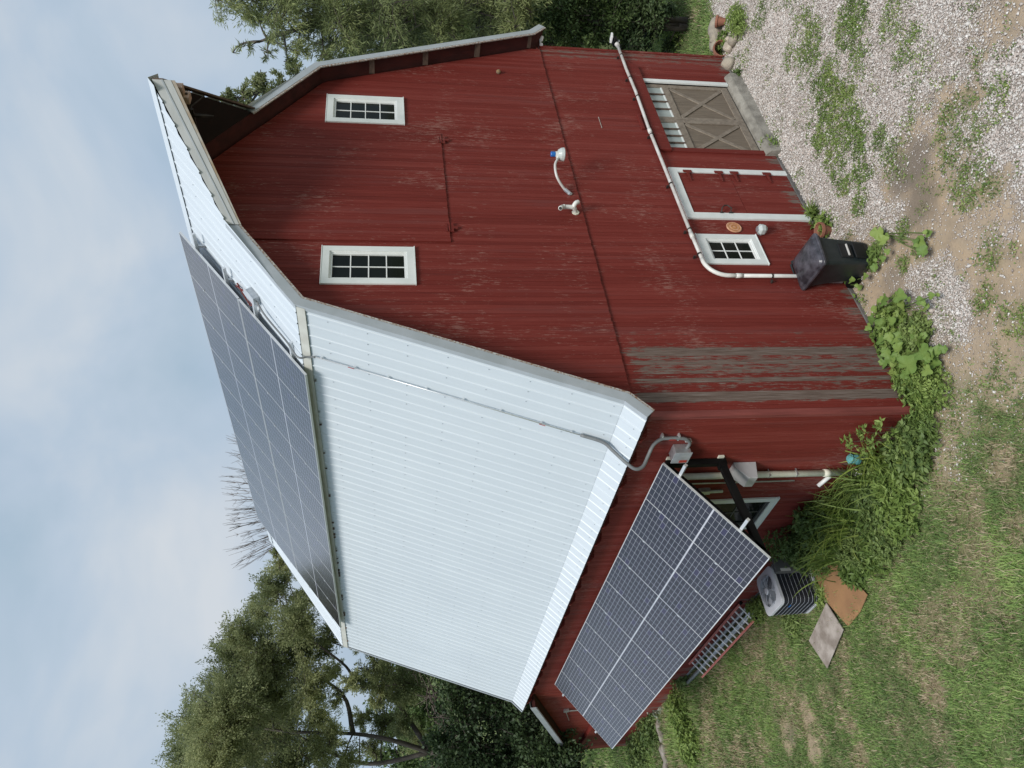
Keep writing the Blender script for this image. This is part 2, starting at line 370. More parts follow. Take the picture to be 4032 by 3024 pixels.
# ground zones: blobs seen in the photograph, put on the ground where they lie: (px, py, radius m, weight)
GRAV = [(2195, 250, 1.0, .9), (1650, 150, 1.6, .8), (1750, 330, 1.0, .7), (1700, 60, 1.2, .5), (1990, 60, 1.3, .8), (1880, 430, .45, .7), (1930, 470, .35, .6), (2040, 640, .4, .95),
        (2065, 710, .35, .95), (2035, 590, .3, .8), (1985, 620, .3, .5), (2010, 720, .3, .6), (2100, 300, .7, .4), (1860, 480, .3, .5), (2080, 1000, .3, .35), (2095, 1070, .25, .3),
        (2140, 480, .5, .35), (2185, 420, .3, .6), (1980, 1010, .2, .4), (2010, 960, .2, .4)]
WEED = [(1755, 100, .5, .7), (1790, 170, .45, .9), (1830, 60, .45, .8), (1850, 110, .35, .7), (1795, 240, .4, .95), (1830, 200, .3, .9), (1845, 270, .35, 1), (1860, 310, .25, .9),
        (1800, 340, .35, .8), (1870, 370, .3, .8), (1740, 60, .35, .5), (1705, 120, .25, .5), (1930, 40, .3, .4), (1975, 85, .3, .4), (1770, 300, .3, .8), (1820, 400, .2, .6),
        (1900, 300, .2, .6), (1860, 440, .2, .6), (1895, 520, .2, .5), (1950, 500, .15, .5), (1640, 30, .3, .5), (1950, 570, .15, .5), (1850, 580, .15, .7), (1930, 330, .3, .45),
        (2080, 280, .5, .4), (2110, 380, .4, .45), (2150, 220, .3, .4), (2150, 560, .2, .45), (2090, 440, .15, .5), (2130, 640, .2, .5), (2190, 690, .25, .5), (1990, 540, .15, .5)]
DIRT = [(1960, 360, .5, .9), (1990, 420, .5, 1), (1960, 480, .45, .9), (2100, 380, .5, .6), (2120, 480, .5, .8), (2150, 600, .45, .8), (2060, 520, .4, .8), (2180, 560, .4, .7),
        (1940, 550, .3, .6), (1900, 640, .3, .8), (1770, 400, .35, .4), (2180, 760, .3, .8), (2140, 850, .3, .6), (1700, 1590, .35, .9), (1760, 1620, .3, 1), (1740, 1540, .3, .9), (1720, 1480, .2, .6)]
BROWN = [(1880, 1140, .35, .9), (1930, 1180, .3, .7), (2160, 1010, .3, .9), (2100, 1090, .25, .7), (2190, 1140, .2, .7), (2150, 1200, .2, .6), (1920, 1340, .4, .6), (2010, 1480, .3, .9), (1960, 1440, .25, .7),
         (1620, 1390, .6, .7), (1560, 1450, .6, .6), (1640, 1330, .5, .5), (1530, 1570, .5, .7), (1600, 1640, .5, .8), (1830, 1560, .3, .8), (1860, 1640, .3, .8), (1940, 1570, .2, .6), (1500, 1430, .5, .5),
         (1560, 1340, .7, .5), (1700, 1420, .4, .5), (1900, 1250, .3, .4), (2070, 1130, .2, .6), (1780, 1500, .25, .6), (1570, 60, .3, 1), (1575, 100, .3, 1), (1560, 20, .3, .8)]
LUSH = [(2190, 1250, .4, .8), (2190, 1500, .4, .9), (2160, 1400, .3, .7), (1720, 1380, .3, .6), (1700, 1270, .3, .9), (1500, 1520, .5, .8), (1460, 1600, .6, .8), (2050, 1130, .3, .4), (1960, 1240, .3, .6), (2100, 1620, .4, .6)]
def blobs(lst, x, y, nz=.35, o=0):
    r = np.zeros_like(x); wob = (fbm(x, y, 2.6, 11+o)-.5)
    for px, py, rad, wt in lst:
        g = gp(px, py); d = np.hypot(x-g[0], y-g[1])/rad
        r = np.maximum(r, wt*sstep(d+wob*1.5, 1.35, .55))
    return r
def zones(x, y):
    n = fbm(x, y, 1.6, 5)
    lawn = sstep(x+(n-.5)*1.4+sstep(y, 1, -3)*.5, .25, -1.5)
    far = sstep(x, 10.2, 10.7)*sstep(y+(x-11)*.25, -.35, .25)          # lawn to the right of the barn
    lawn = np.maximum(lawn, far)
    lawn = np.maximum(lawn, sstep(y, 4, 5))
    lawn = np.maximum(lawn, sstep(np.hypot(x-2, y-2), 20, 26))
    grav = np.maximum(sstep(x+(n-.5)*1.2, 2.7, 4.2)*.72, blobs(GRAV, x, y, o=1))*(1-lawn)
    grav = np.maximum(grav, .10*(1-lawn))
    grav = grav*(.55+.8*fbm(x, y, 3.2, 8))
    dirt = blobs(DIRT, x, y, o=2); damp = blobs([(1965, 370, .45, 1), (1985, 430, .40, .8), (1930, 610, .25, .6), (1720, 1590, .3, .8)], x, y, o=7); grav = grav*(1-.75*dirt*(x < 4))
    weed = blobs(WEED, x, y, o=3)
    weed = np.maximum(weed, .22*sstep(fbm(x, y, 2.2, 21), .56, .72)*(1-lawn))
    brown = blobs(BROWN, x, y, o=4)
    brown = np.maximum(brown, .62*sstep(fbm(x, y, .8, 31), .52, .68))*(1-sstep(y, 15, 17))
    lush = blobs(LUSH, x, y, o=5)
    return dict(lawn=lawn*(1-.85*dirt), grav=np.clip(grav, 0, 1)*(1-.5*weed), weed=weed, dirt=dirt, brown=np.clip(brown*(1-lush), 0, 1), lush=lush, damp=damp)

# ------------------------------------------------------------------ ground
def make_ground():
    def axis(lo, hi, step, far):
        a = list(np.arange(lo, hi, step)); s = step; x = lo; L = []
        while x > -far: s *= 1.25; x -= s; L.append(x)
        s = step; x = a[-1]; Rr = []
        while x < far: s *= 1.25; x += s; Rr.append(x)
        return np.array(L[::-1]+a+Rr)
    xs = axis(-7, 14, .07, 900); ys = axis(-7, 19, .08, 900)
    Xg, Yg = np.meshgrid(xs, ys, indexing='ij'); nx, ny = Xg.shape
    Zg = ground_h(Xg, Yg)+(fbm(Xg, Yg, 7, 40)-.5)*.02*np.exp(-((Xg-2)**2+(Yg-2)**2)/300)
    zz = zones(Xg.ravel(), Yg.ravel())
    V = np.stack([Xg.ravel(), Yg.ravel(), Zg.ravel()], 1)
    i, j = np.meshgrid(np.arange(nx-1), np.arange(ny-1), indexing='ij'); a = (i*ny+j).ravel()
    F = np.stack([a, a+ny, a+ny+1, a+1], 1)
    m, t, b = newmat('soil_and_dust')
    tcn = t.nodes.new('ShaderNodeTexCoord'); o = tcn.outputs['Object']
    at = t.nodes.new('ShaderNodeAttribute'); at.attribute_name = 'zone'
    sp = t.nodes.new('ShaderNodeSeparateColor'); t.links.new(at.outputs['Color'], sp.inputs[0])
    n1 = tnoise(t, o, 3, 6, .65); n2 = tnoise(t, o, 60, 4, .7); n3 = tnoise(t, o, 22, 5, .7)
    dirt = ramp(n1, [(.3, (.31, .245, .175)), (.55, (.42, .325, .225)), (.75, (.52, .385, .245))], tree=t).outputs[0]
    grav = ramp(n2, [(.3, (.32, .285, .25)), (.55, (.48, .445, .40)), (.75, (.60, .57, .53))], tree=t).outputs[0]
    soil = ramp(n3, [(.3, (.07, .10, .033)), (.55, (.14, .175, .068)), (.8, (.24, .245, .12))], tree=t).outputs[0]
    straw = ramp(n3, [(.3, (.19, .145, .09)), (.6, (.30, .24, .155)), (.8, (.38, .32, .22))], tree=t).outputs[0]
    dirt = mixc(t, at.outputs['Alpha'], (.20, .165, .13), dirt); c = mixc(t, sp.outputs[0], dirt, grav); lw = mixc(t, sp.outputs[2], soil, straw); c = mixc(t, sp.outputs[1], c, lw)
    t.links.new(c, b.inputs['Base Color']); b.inputs['Roughness'].default_value = .95; b.inputs['Specular IOR Level'].default_value = .1
    bp = t.nodes.new('ShaderNodeBump'); bp.inputs['Strength'].default_value = .7; bp.inputs['Distance'].default_value = .02
    t.links.new(math_(t, 'ADD', n2, n3), bp.inputs['Height']); t.links.new(bp.outputs[0], b.inputs['Normal'])
    ob = rawmesh('ground', V, F, m, smooth=True)
    ca = ob.data.color_attributes.new('zone', 'FLOAT_COLOR', 'POINT')
    C = np.stack([np.clip(zz['grav']*1.2, 0, 1), np.maximum(zz['lawn'], zz['weed']*.8), zz['brown'], 1-zz['damp']], 1).astype(np.float32)
    ca.data.foreach_set('color', C.ravel())
    tag(ob, kind='structure')
make_ground()

def in_building(x, y): return ((x > -.01) & (x < 10.36) & (y > -.02) & (y < 19))
def seen(x, y, z=0.0, m=40):
    d = np.stack([x, y, np.full_like(x, z)], 1)-CAM; zz = d@FW
    u = 1512+3029.5*(d@RT)/zz; v = 2016-3029.5*(d@UP)/zz
    return (zz > 0) & (u > -m*4) & (u < 3024+m*4) & (v > -m*4) & (v < 4032+m*6)
def lawn_area(n, x0, x1, y0, y1):
    x = rng.uniform(x0, x1, n); y = rng.uniform(y0, y1, n); return x, y

# ------------------------------------------------------------------ gravel stones
def make_gravel():
    x, y = lawn_area(1500000, -3.2, 12.5, -6.2, 2.0)
    k = seen(x, y) & ~in_building(x, y); x, y = x[k], y[k]
    d = zones(x, y)['grav']; k = rng.random(len(x)) < d**1.15*.62; x, y = x[k], y[k]
    n = len(x); s = rng.gamma(3.2, .0026, n)+.004
    base = np.array([(1, 0, 0), (0, 1, 0), (-1, 0, 0), (0, -1, 0), (0, 0, 1), (0, 0, -1)], float)
    F0 = np.array([(0, 1, 4), (1, 2, 4), (2, 3, 4), (3, 0, 4), (1, 0, 5), (2, 1, 5), (3, 2, 5), (0, 3, 5)])
    P = base[None]*s[:, None, None]*rng.uniform(.65, 1.25, (n, 6, 1))
    P = P*np.stack([rng.uniform(.8, 1.5, n), rng.uniform(.7, 1.1, n), rng.uniform(.5, .8, n)], 1)[:, None, :]
    a = rng.uniform(0, 6.28, n); ca, sa = np.cos(a), np.sin(a); t = rng.normal(0, .35, n)
    Px = P[..., 0]*ca[:, None]-P[..., 1]*sa[:, None]; Py = P[..., 0]*sa[:, None]+P[..., 1]*ca[:, None]; Pz = P[..., 2]+Px*t[:, None]*.5
    V = np.stack([Px+x[:, None], Py+y[:, None], Pz+(ground_h(x, y)+s*.35+.008)[:, None]], -1).reshape(-1, 3)
    F = (F0[None]+np.arange(n)[:, None, None]*6).reshape(-1, 3)
    warm = rng.random(n)
    rndv = np.repeat(np.clip(warm, 0, 1), 6)
    m = attrmat('limestone_gravel', [(0, (.32, .27, .24)), (.25, (.45, .40, .36)), (.45, (.53, .45, .40)), (.6, (.56, .52, .48)), (.88, (.62, .59, .555)), (1, (.78, .75, .71))], .9, spec=.2)
    tag(rawmesh('gravel', V, F, m, rnd=rndv), 'pale limestone gravel spread in front of the barn doors', 'gravel', kind='stuff')
make_gravel()

# ------------------------------------------------------------------ grass and low weeds
def blades(x, y, L, W, lean, rnd, z=None, segs=2):
    n = len(x); a = rng.uniform(0, 6.28, n); dx, dy = np.cos(a), np.sin(a)
    th = lean; z0 = ground_h(x, y) if z is None else z
    hx = L*np.sin(th); hz = L*np.cos(th)
    sx, sy = -dy*W/2, dx*W/2
    P0 = np.stack([x-sx, y-sy, z0], 1); P1 = np.stack([x+sx, y+sy, z0], 1)
    mx_, my_ = x+dx*hx*.38, y+dy*hx*.38; mz = z0+hz*.6
    P2 = np.stack([mx_+sx*.8, my_+sy*.8, mz], 1); P3 = np.stack([mx_-sx*.8, my_-sy*.8, mz], 1)
    P4 = np.stack([x+dx*hx, y+dy*hx, z0+hz*.92], 1)
    V = np.stack([P0, P1, P2, P3, P4], 1).reshape(-1, 3)
    b = np.arange(n)[:, None]*5
    F = np.concatenate([b+np.array([[0, 1, 2]]), b+np.array([[0, 2, 3]]), b+np.array([[3, 2, 4]])], 0)
    return V, F, np.repeat(rnd, 5)
def make_grass():
    parts = []
    def patch(n, x0, x1, y0, y1, dens, size=1.0):
        x, y = lawn_area(n, x0, x1, y0, y1); k = seen(x, y) & ~in_building(x, y); x, y = x[k], y[k]
        z = zones(x, y); tuft = fbm(x, y, 6, 60)
        d = z['lawn']*(1-.5*z['brown'])*(.35+1.1*sstep(tuft, .3, .65))*dens
        k = rng.random(len(x)) < d; x, y, tuft = x[k], y[k], tuft[k]; br = z['brown'][k]; lu = z['lush'][k]; n_ = len(x)
        L = rng.gamma(5, .0112, n_)*size*(1+.9*lu+.7*sstep(tuft, .5, .8)); W = rng.uniform(.005, .014, n_)*size
        hue = np.clip(.5+(.62-.5)*0+rng.normal(0, .19, n_)+(fbm(x, y, 1.2, 70)-.5)*.75+lu*.25-br*.0, .24, .98)
        dry = rng.random(n_) < (.08+.60*br)
        hue = np.where(dry, rng.uniform(0, .2, n_), hue)
        parts.append(blades(x, y, L, W, rng.uniform(.2, 1.25, n_), hue))
    patch(420000, -6.2, 1.2, -3.5, 9, 1.0)
    patch(260000, -4.5, 0, 9, 20, 1.0, 1.35)
    patch(60000, 10.3, 16, -1, 6, 1.0, 1.4)
    patch(120000, -5, 4, 19, 34, 1.0, 2.2)
    V, F, r = [], [], []; o = 0
    for v, f, q in parts: V.append(v); F.append(f+o); r.append(q); o += len(v)
    m = attrmat('lawn_blades', [(0, (.62, .51, .36)), (.12, (.46, .37, .25)), (.22, (.33, .27, .16)), (.26, (.10, .17, .055)), (.5, (.185, .285, .09)), (.75, (.26, .38, .11)), (1, (.40, .52, .18))], .65, trans=.25)
    tag(rawmesh('grass', np.concatenate(V), np.concatenate(F), m, rnd=np.concatenate(r)), 'patchy lawn of green and straw dry grass around the barn', 'grass', kind='stuff')
make_grass()

def leaf_quads(P, D, L, W, droop=0.0, fold=None):
    """one diamond leaf per row"""
    n = len(P); D = D/(np.linalg.norm(D, axis=1, keepdims=True)+1e-9)
    rr = rng.normal(size=(n, 3)); S = np.cross(D, rr); S /= np.linalg.norm(S, axis=1, keepdims=True)+1e-9
    L = np.broadcast_to(L, n)[:, None]; W = np.broadcast_to(W, n)[:, None]
    V = np.stack([P, P+D*L*.45+S*W/2, P+D*L, P+D*L*.45-S*W/2], 1).reshape(-1, 3)
    F = np.arange(n*4).reshape(-1, 4)
    return V, F
def make_weeds():
    x, y = lawn_area(1100000, -3.5, 12.5, -6, 2.2); k = seen(x, y) & ~in_building(x, y); x, y = x[k], y[k]
    z = zones(x, y); d = z['weed']*.8*sstep(fbm(x, y, 9, 80), .2, .7); k = rng.random(len(x)) < d; x, y = x[k], y[k]; n = len(x)
    P = np.stack([x, y, ground_h(x, y)+rng.uniform(.0, .045, n)], 1)
    a = rng.uniform(0, 6.28, n); e = rng.uniform(.05, .9, n); D = np.stack([np.cos(a)*np.cos(e), np.sin(a)*np.cos(e), np.sin(e)], 1)
    V, F = leaf_quads(P, D, rng.uniform(.022, .055, n), rng.uniform(.012, .028, n))
    m = attrmat('low_weed_leaves', [(0, (.10, .155, .045)), (.5, (.165, .245, .065)), (.85, (.23, .31, .085)), (1, (.33, .37, .13))], .6, trans=.2)
    tag(rawmesh('clover', V, F, m, rnd=np.repeat(np.clip(rng.normal(.5, .2, n)+(fbm(x, y, 2, 90)-.5), 0, 1), 4)), 'low green weeds and clover growing through the gravel drive', 'ground cover', kind='stuff')
make_weeds()
#@@PART2
# ------------------------------------------------------------------ the barn
def onY(px, py, y):
    d = ray(px, py); return CAM+d*(y-CAM[1])/d[1]
def onX(px, py, x):
    d = ray(px, py); return CAM+d*(x-CAM[0])/d[0]
WD, LEN = 10.34, 12.35
TIP, FLARE, KINK, RIDGE = (-.26, 4.48), (.03, 4.74), (1.875, 9.25), (5.17, 11.40)
dK = (RIDGE[1]-KINK[1])/(RIDGE[0]-KINK[0])
mir = lambda p: (WD-p[0], p[1])
PROF = [TIP, FLARE, KINK, RIDGE, mir(KINK), mir(FLARE), mir(TIP)]
YN, YF = -.36, 12.93
HA = (3.6, 9.25+(3.6-1.875)*dK); HT_Y = -1.78
def offset(pts, d):
    """offset an open xz polyline by d along its outward normal, mitred"""
    P = [np.array(p, float) for p in pts]; nn = []
    for a, b in zip(P[:-1], P[1:]):
        t = (b-a)/np.linalg.norm(b-a); nn.append(np.array([-t[1], t[0]]))
    o = []
    for i, p in enumerate(P):
        if i == 0: m = nn[0]
        elif i == len(P)-1: m = nn[-1]
        else:
            m = nn[i-1]+nn[i]; m = m/(m@nn[i])
        o.append(tuple(p+m*d))
    return o
barn = empty('barn', (WD/2, 6.2, 0), 'big red gambrel barn with white ribbed metal roof and peeling board siding', 'barn')

def top_z(x):
    inner = [(0, 4.36), (.13, 4.62), (1.96, 9.12), (5.17, 11.23), (WD-1.96, 9.12), (WD-.13, 4.62), (WD, 4.36)]
    return float(np.interp(x, [p[0] for p in inner], [p[1] for p in inner]))
def boards(name, mat_, u0, u1, bw, zlo, ztop, holes, place, thick=.02, parent=barn, gap=.004, jitter=.0025, ragged=0):
    """vertical boards as one mesh; place(u0,u1,z0a,z1a,z1b,depth) makes 8 corners"""
    V, F, Rn = [], [], []; u = u0
    while u < u1-1e-6:
        wv = bw*random.uniform(.92, 1.08); ub = min(u+wv, u1); rv = random.random(); dj = random.uniform(0, jitter)
        cuts = [(zlo(u) if callable(zlo) else zlo, None)]
        iv = [[(zlo if not callable(zlo) else zlo(u))+random.uniform(-ragged, ragged), None]]
        hs = sorted([(h[2], h[3]) for h in holes if h[0] < (u+ub)/2 < h[1]])
        segs = []; z = iv[0][0]
        for a, b in hs: segs.append((z, a, a)); z = b
        segs.append((z, ztop(u), ztop(ub)))
        for z0, za, zb in segs:
            if min(za, zb)-z0 < .02: continue
            o = len(V); V += place(u+gap/2, ub-gap/2, z0, za, zb, dj, thick)
            F += [(o, o+1, o+2, o+3), (o+7, o+6, o+5, o+4), (o, o+4, o+5, o+1), (o+1, o+5, o+6, o+2), (o+2, o+6, o+7, o+3), (o+3, o+7, o+4, o)]
            Rn += [rv]*8
        u = ub
    b = MB(); b.v = V; b.f = F
    return b.build(name, mat_, parent, rnd=Rn)
def front(yf):
    def pl(a, b, z0, za, zb, dj, th):
        y = yf-dj; return [(a, y, z0), (b, y, z0), (b, y, zb), (a, y, za), (a, yf+th, z0), (b, yf+th, z0), (b, yf+th, zb), (a, yf+th, za)]
    return pl
def side(xf):
    def pl(a, b, z0, za, zb, dj, th):
        x = xf-dj; return [(x, b, z0), (x, a, z0), (x, a, za), (x, b, zb), (xf+th, b, z0), (xf+th, a, z0), (xf+th, a, za), (xf+th, b, zb)]
    return pl
low_holes = [(6.5, 9.14, 0, 2.5), (4.5, 5.84, 0, 2.48), (3.3, 3.88, 1.5, 2.44)]
up_holes = [(2.72, 3.37, 7.62, 8.86), (7.09, 7.80, 7.68, 8.94)]
wall_f = boards('gable_wall', M['siding_front'], 0, WD, .088, .13, lambda x: 4.56, low_holes, front(0.0), ragged=.006)
boards('upper_siding', M['siding_up'], 0, WD, .088, 4.50, lambda x: top_z(min(max(x, 0), WD)), up_holes, front(-.032), ragged=.006, parent=wall_f)
wall_s = boards('side_wall', M['siding_side'], .0, LEN, .092, .13, lambda y: 4.40, [(2.53, 3.38, 1.45, 2.48)], side(-.001), ragged=.004)
# dark sheathing just behind the boards closes the walls
b = MB()
b.prism([(.075, .10, .05)]+[(x, .10, top_z(x)-.01) for x in (.075, .13, 1.96, 5.17, WD-1.96, WD-.13, WD-.022)]+[(WD-.022, .10, .05)], (0, .05, 0))
b.build('sheathing', M['backing'], barn)
b = MB(); b.box((.06, .08, .05), (.074, LEN-.03, 4.38)); b.build('side_sheathing', M['backing'], barn)
b = MB(); b.prism([(0, LEN-.02, .05)]+[(x, LEN-.02, top_z(x)) for x in (0, .13, 1.96, 5.17, WD-1.96, WD-.13, WD)]+[(WD, LEN-.02, .05)], (0, .03, 0)); b.build('rear_wall', M['red_trim'], barn)
b = MB(); b.box((WD-.02, .03, .05), (WD+.01, LEN-.03, 4.38)); b.build('far_side_wall', M['red_trim'], barn)
b = MB(); b.box((-.028, -.026, .13), (.075, -.0035, 4.47)); b.box((-.028, -.0035, .13), (-.005, .05, 4.38)); b.build('corner_board', mat('faded_red_corner', (.24, .055, .045), (.15, .03, .024), .7, 1.2, stretch=(14, 14, 1), detail=8), barn, bevel=.003)
b = MB(); b.box((WD-.04, -.026, .13), (WD+.03, -.0035, 4.47)); b.build('corner_board', M['siding_front'], barn, bevel=.003)
b = MB(); b.box((.01, -.02, -.3), (6.4, .2, .129)); b.box((9.2, -.02, -.3), (WD, .2, .129)); b.box((-.015, .01, -.3), (.2, LEN, .129)); b.build('foundation', M['foundation'], barn, bevel=.01)
# dark strip drawn as the lap shadow at the seam between lower and upper siding
b = MB(); b.box((.0, -.028, 4.50), (WD, -.001, 4.515)); b.build('seam_shadow_strip', M['backing'], barn)

# ---- roof
roof = None
def slab(name, mat_, p, q, y0, y1, t0, t1, parent):
    """plank between two profile points, from t0 to t1 below the outer surface"""
    a = offset([p, q], -t0); c = offset([p, q], -t1)
    b = MB(); b.prism([(a[0][0], y0, a[0][1]), (a[1][0], y0, a[1][1]), (c[1][0], y0, c[1][1]), (c[0][0], y0, c[0][1])], (0, y1-y0, 0)); return b.build(name, mat_, parent)
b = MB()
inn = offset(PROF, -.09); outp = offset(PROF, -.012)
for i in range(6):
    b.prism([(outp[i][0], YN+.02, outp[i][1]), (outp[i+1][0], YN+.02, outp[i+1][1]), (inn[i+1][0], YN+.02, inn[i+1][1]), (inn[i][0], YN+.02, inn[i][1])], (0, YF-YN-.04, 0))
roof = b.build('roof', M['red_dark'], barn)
def ribbed(name, lo, hi, y0, y1, smin=None, smax=None, lift=.0, screws=True, flip=False):
    lo, hi = np.array([lo[0], 0, lo[1]]), np.array([hi[0], 0, hi[1]]); d = hi-lo; L = np.linalg.norm(d)
    n = np.cross(d, (0, 1, 0)) if not flip else np.cross((0, 1, 0), d); n /= np.linalg.norm(n)
    if n[2] < 0: n = -n
    per = .2286; b = MB(); k0 = math.floor(y0/per)-1; ys = []
    for k in range(k0, math.ceil(y1/per)+2):
        c = k*per
        for dy, h in ((-.019, 0), (-.008, .011+.005*(k % 4 == 0)), (.008, .011+.005*(k % 4 == 0)), (.019, 0)): ys.append((c+dy, h, k))
        ys.append((c+.115, 0, k))
    ys = [q for q in ys if y0 <= q[0] <= y1]; ys = [(y0, 0, ys[0][2])]+ys+[(y1, 0, ys[-1][2])]
    prev = None
    for y, h, k in ys:
        s0 = smin(.75*(k*per+.11)+.25*y) if smin else 0; s1 = 1
        prow = [lo+d*s0+n*(h+lift)+np.array([0, y, 0]), lo+d*s1+n*(h+lift)+np.array([0, y, 0])]
        if prev is not None:
            b.add([prev[0], prow[0], prow[1], prev[1]], [(0, 1, 2, 3)] if not flip else [(3, 2, 1, 0)])
        prev = prow
    if screws:
        rows = [.12+i*.61 for i in range(int(L/.61)+1) if .12+i*.61 < L-.05]
        for k in range(k0, math.ceil(y1/per)+2):
            c = k*per+.045
            if not y0+.05 < c < y1-.05: continue
            for r_ in rows:
                s = r_/L
                if smin and s < smin(c)+.03: continue
                p = lo+d*s+n*(lift+.006)+np.array([0, c, 0])
                if random.random() < .45: continue
                dd = d/L*.006
                b.obox(p, dd, (0, .006, 0), n*.003, 1)
    return b.build(name, [M['roof'], M['screw']], roof)
# near (left) slopes
ribbed('roof_sheet', TIP, FLARE, YN, YF, lift=.006)
ribbed('roof_sheet', FLARE, KINK, YN, YF, lift=.012)
def s_hood(y):
    """where the hay hood's slanting edge cuts the upper slope"""
    if y > YN: return 0.0
    f = min(1, (YN-y)/(YN-HT_Y)); x = HA[0]+(RIDGE[0]-HA[0])*f; return (x-KINK[0])/(RIDGE[0]-KINK[0])
KU = (KINK[0]-.05, KINK[1]-.05*dK+.035)
ribbed('roof_sheet', KU, (RIDGE[0], RIDGE[1]+.035), YN, YF, lift=0)
ribbed('hood_sheet', KU, (RIDGE[0], RIDGE[1]+.035), HT_Y-.02, YN, smin=s_hood, lift=0)
# far (right) slopes
ribbed('roof_sheet', mir(TIP), mir(FLARE), YN, YF, lift=.006, screws=False, flip=True)
ribbed('roof_sheet', mir(FLARE), mir(KINK), YN, YF, lift=.012, screws=False, flip=True)
ribbed('roof_sheet', mir(KU), (WD-RIDGE[0], RIDGE[1]+.035), YN, YF, screws=False, flip=True)
ribbed('hood_sheet', mir(KU), (WD-RIDGE[0], RIDGE[1]+.035), HT_Y-.02, YN, smin=s_hood, screws=False, flip=True)
# hood deck
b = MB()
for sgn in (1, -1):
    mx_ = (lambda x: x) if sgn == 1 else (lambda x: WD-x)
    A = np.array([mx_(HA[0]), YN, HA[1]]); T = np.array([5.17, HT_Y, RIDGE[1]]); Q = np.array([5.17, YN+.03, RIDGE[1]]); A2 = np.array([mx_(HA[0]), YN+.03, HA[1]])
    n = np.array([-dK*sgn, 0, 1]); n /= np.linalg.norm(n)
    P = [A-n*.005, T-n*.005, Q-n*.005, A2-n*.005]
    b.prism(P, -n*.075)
b.build('hay_hood', mat('shade_black_hood_boards', (.014, .006, .005), (.008, .004, .004), .95, 6), roof)  # deep shade under the hood is put into the board colour
for sgn in (1, -1):
    mx_ = (lambda x: x) if sgn == 1 else (lambda x: WD-x)
    A = np.array([mx_(HA[0]-.03), YN-.012, HA[1]-.0]); T = np.array([5.17, HT_Y-.012, RIDGE[1]]); d = T-A; h = np.array([d[1], -d[0], 0]); h /= np.linalg.norm(h); h *= -1 if (h[1] > 0) else 1
    dep = .27 if sgn == 1 else .15
    b = MB(); dA = .185 if sgn == 1 else .13; b.prism([A, T, T-[0, 0, dep], A-[0, 0, dA]], h*.03); b.build('hood_fascia', M['hood_fascia'] if sgn == 1 else M['wood_dark'], roof)
    if sgn == 1:
        b = MB(); b.prism([A-[0, 0, dA-.002]+h*.002, T-[0, 0, dep-.002]+h*.002, T-[0, 0, dep+.055]+h*.002, A-[0, 0, dA+.03]+h*.002], h*.022); b.build('worn_edge_board', M['rust'], roof)
        b = MB(); b.prism([A-[0, 0, .10]+h*.031, T-[0, 0, .13]+h*.031, T-[0, 0, .155]+h*.031, A-[0, 0, .115]+h*.031], h*.008); b.build('hood_drip_edge', M['roof_trim'], roof)
# ridge beam, ridge cap
b = MB(); b.box((5.11, HT_Y+.05, 10.98), (5.23, .0, 11.22)); b.box((5.08, HT_Y+.20, 10.91), (5.26, HT_Y+.32, 10.999)); b.build('ridge_beam', M['beam'], roof, bevel=.006)
b = MB()
for sgn in (1, -1):
    x1 = 5.17-sgn*.17; z1 = RIDGE[1]-.17*dK+.062
    b.prism([(5.17, HT_Y-.05, RIDGE[1]+.064), (x1, HT_Y-.05+.03, z1), (x1, YF, z1), (5.17, YF, RIDGE[1]+.064)], (0, 0, -.004))
b.build('ridge_cap', M['roof'], roof)
b = MB()
b.bar((5.17, HT_Y+.45, 10.93), (5.17, -.04, 10.93), .05, .05)
b.tube([(5.17, -1.22, 10.92), (5.16, -1.22, 10.80), (5.2, -1.2, 10.62)], [.03, .035, .012], 6)
b.tube([(5.17, -1.22, 10.92), (5.36, -1.25, 10.98), (5.60, -1.30, 10.80)], .012, 5)
b.tube([(5.17, -1.22, 10.95), (5.17, -1.5, 10.98), (5.17, -1.6, 10.95)], .02, 6)
b.build('hay_trolley', M['iron'], roof)
# rake trims: metal fascia with a rust-stained return lip
for yr, sg in ((YN, -1), (YF, 1)):
    for seg in ([TIP, FLARE], [FLARE, KINK], [KINK, HA]):
        for mr in (False, True):
            full = [TIP, FLARE, KINK, RIDGE]
            oo = offset(full, .03); ii = offset(full, -.115); i2 = offset(full, -.155)
            k = [TIP, FLARE, KINK].index(seg[0])
            P0, P1, Q0, Q1, S0, S1 = map(np.array, (oo[k], oo[k+1], ii[k], ii[k+1], i2[k], i2[k+1]))
            if k == 2 and sg == -1:
                f = (HA[0]-KINK[0])/(RIDGE[0]-KINK[0]); P1 = P0+(P1-P0)*f; Q1 = Q0+(Q1-Q0)*f; S1 = S0+(S1-S0)*f
            g = (lambda p: (WD-p[0], p[1])) if mr else (lambda p: tuple(p))
            b = MB(); poly = [P0, P1, Q1, Q0]; b.prism([(g(p)[0], yr, g(p)[1]) for p in poly], (0, sg*.018, 0))
            n_ = (P1-P0)/np.linalg.norm(P1-P0); nn = np.array([-n_[1], n_[0]])
            fl = [P0, P1, P1+nn*.004, P0+nn*.004]; b.prism([(g(p)[0], yr+sg*.017, g(p)[1]) for p in fl], (0, -sg*.075, 0))
            b.build('rake_trim', M['roof_trim'], roof)
            b = MB(); Q0b = Q0; b.prism([(g(p)[0], yr-sg*.01, g(p)[1]) for p in (Q0, Q1, S1, S0)], (0, sg*.022, 0)); b.build('rake_lip', M['trim_rust'], roof)
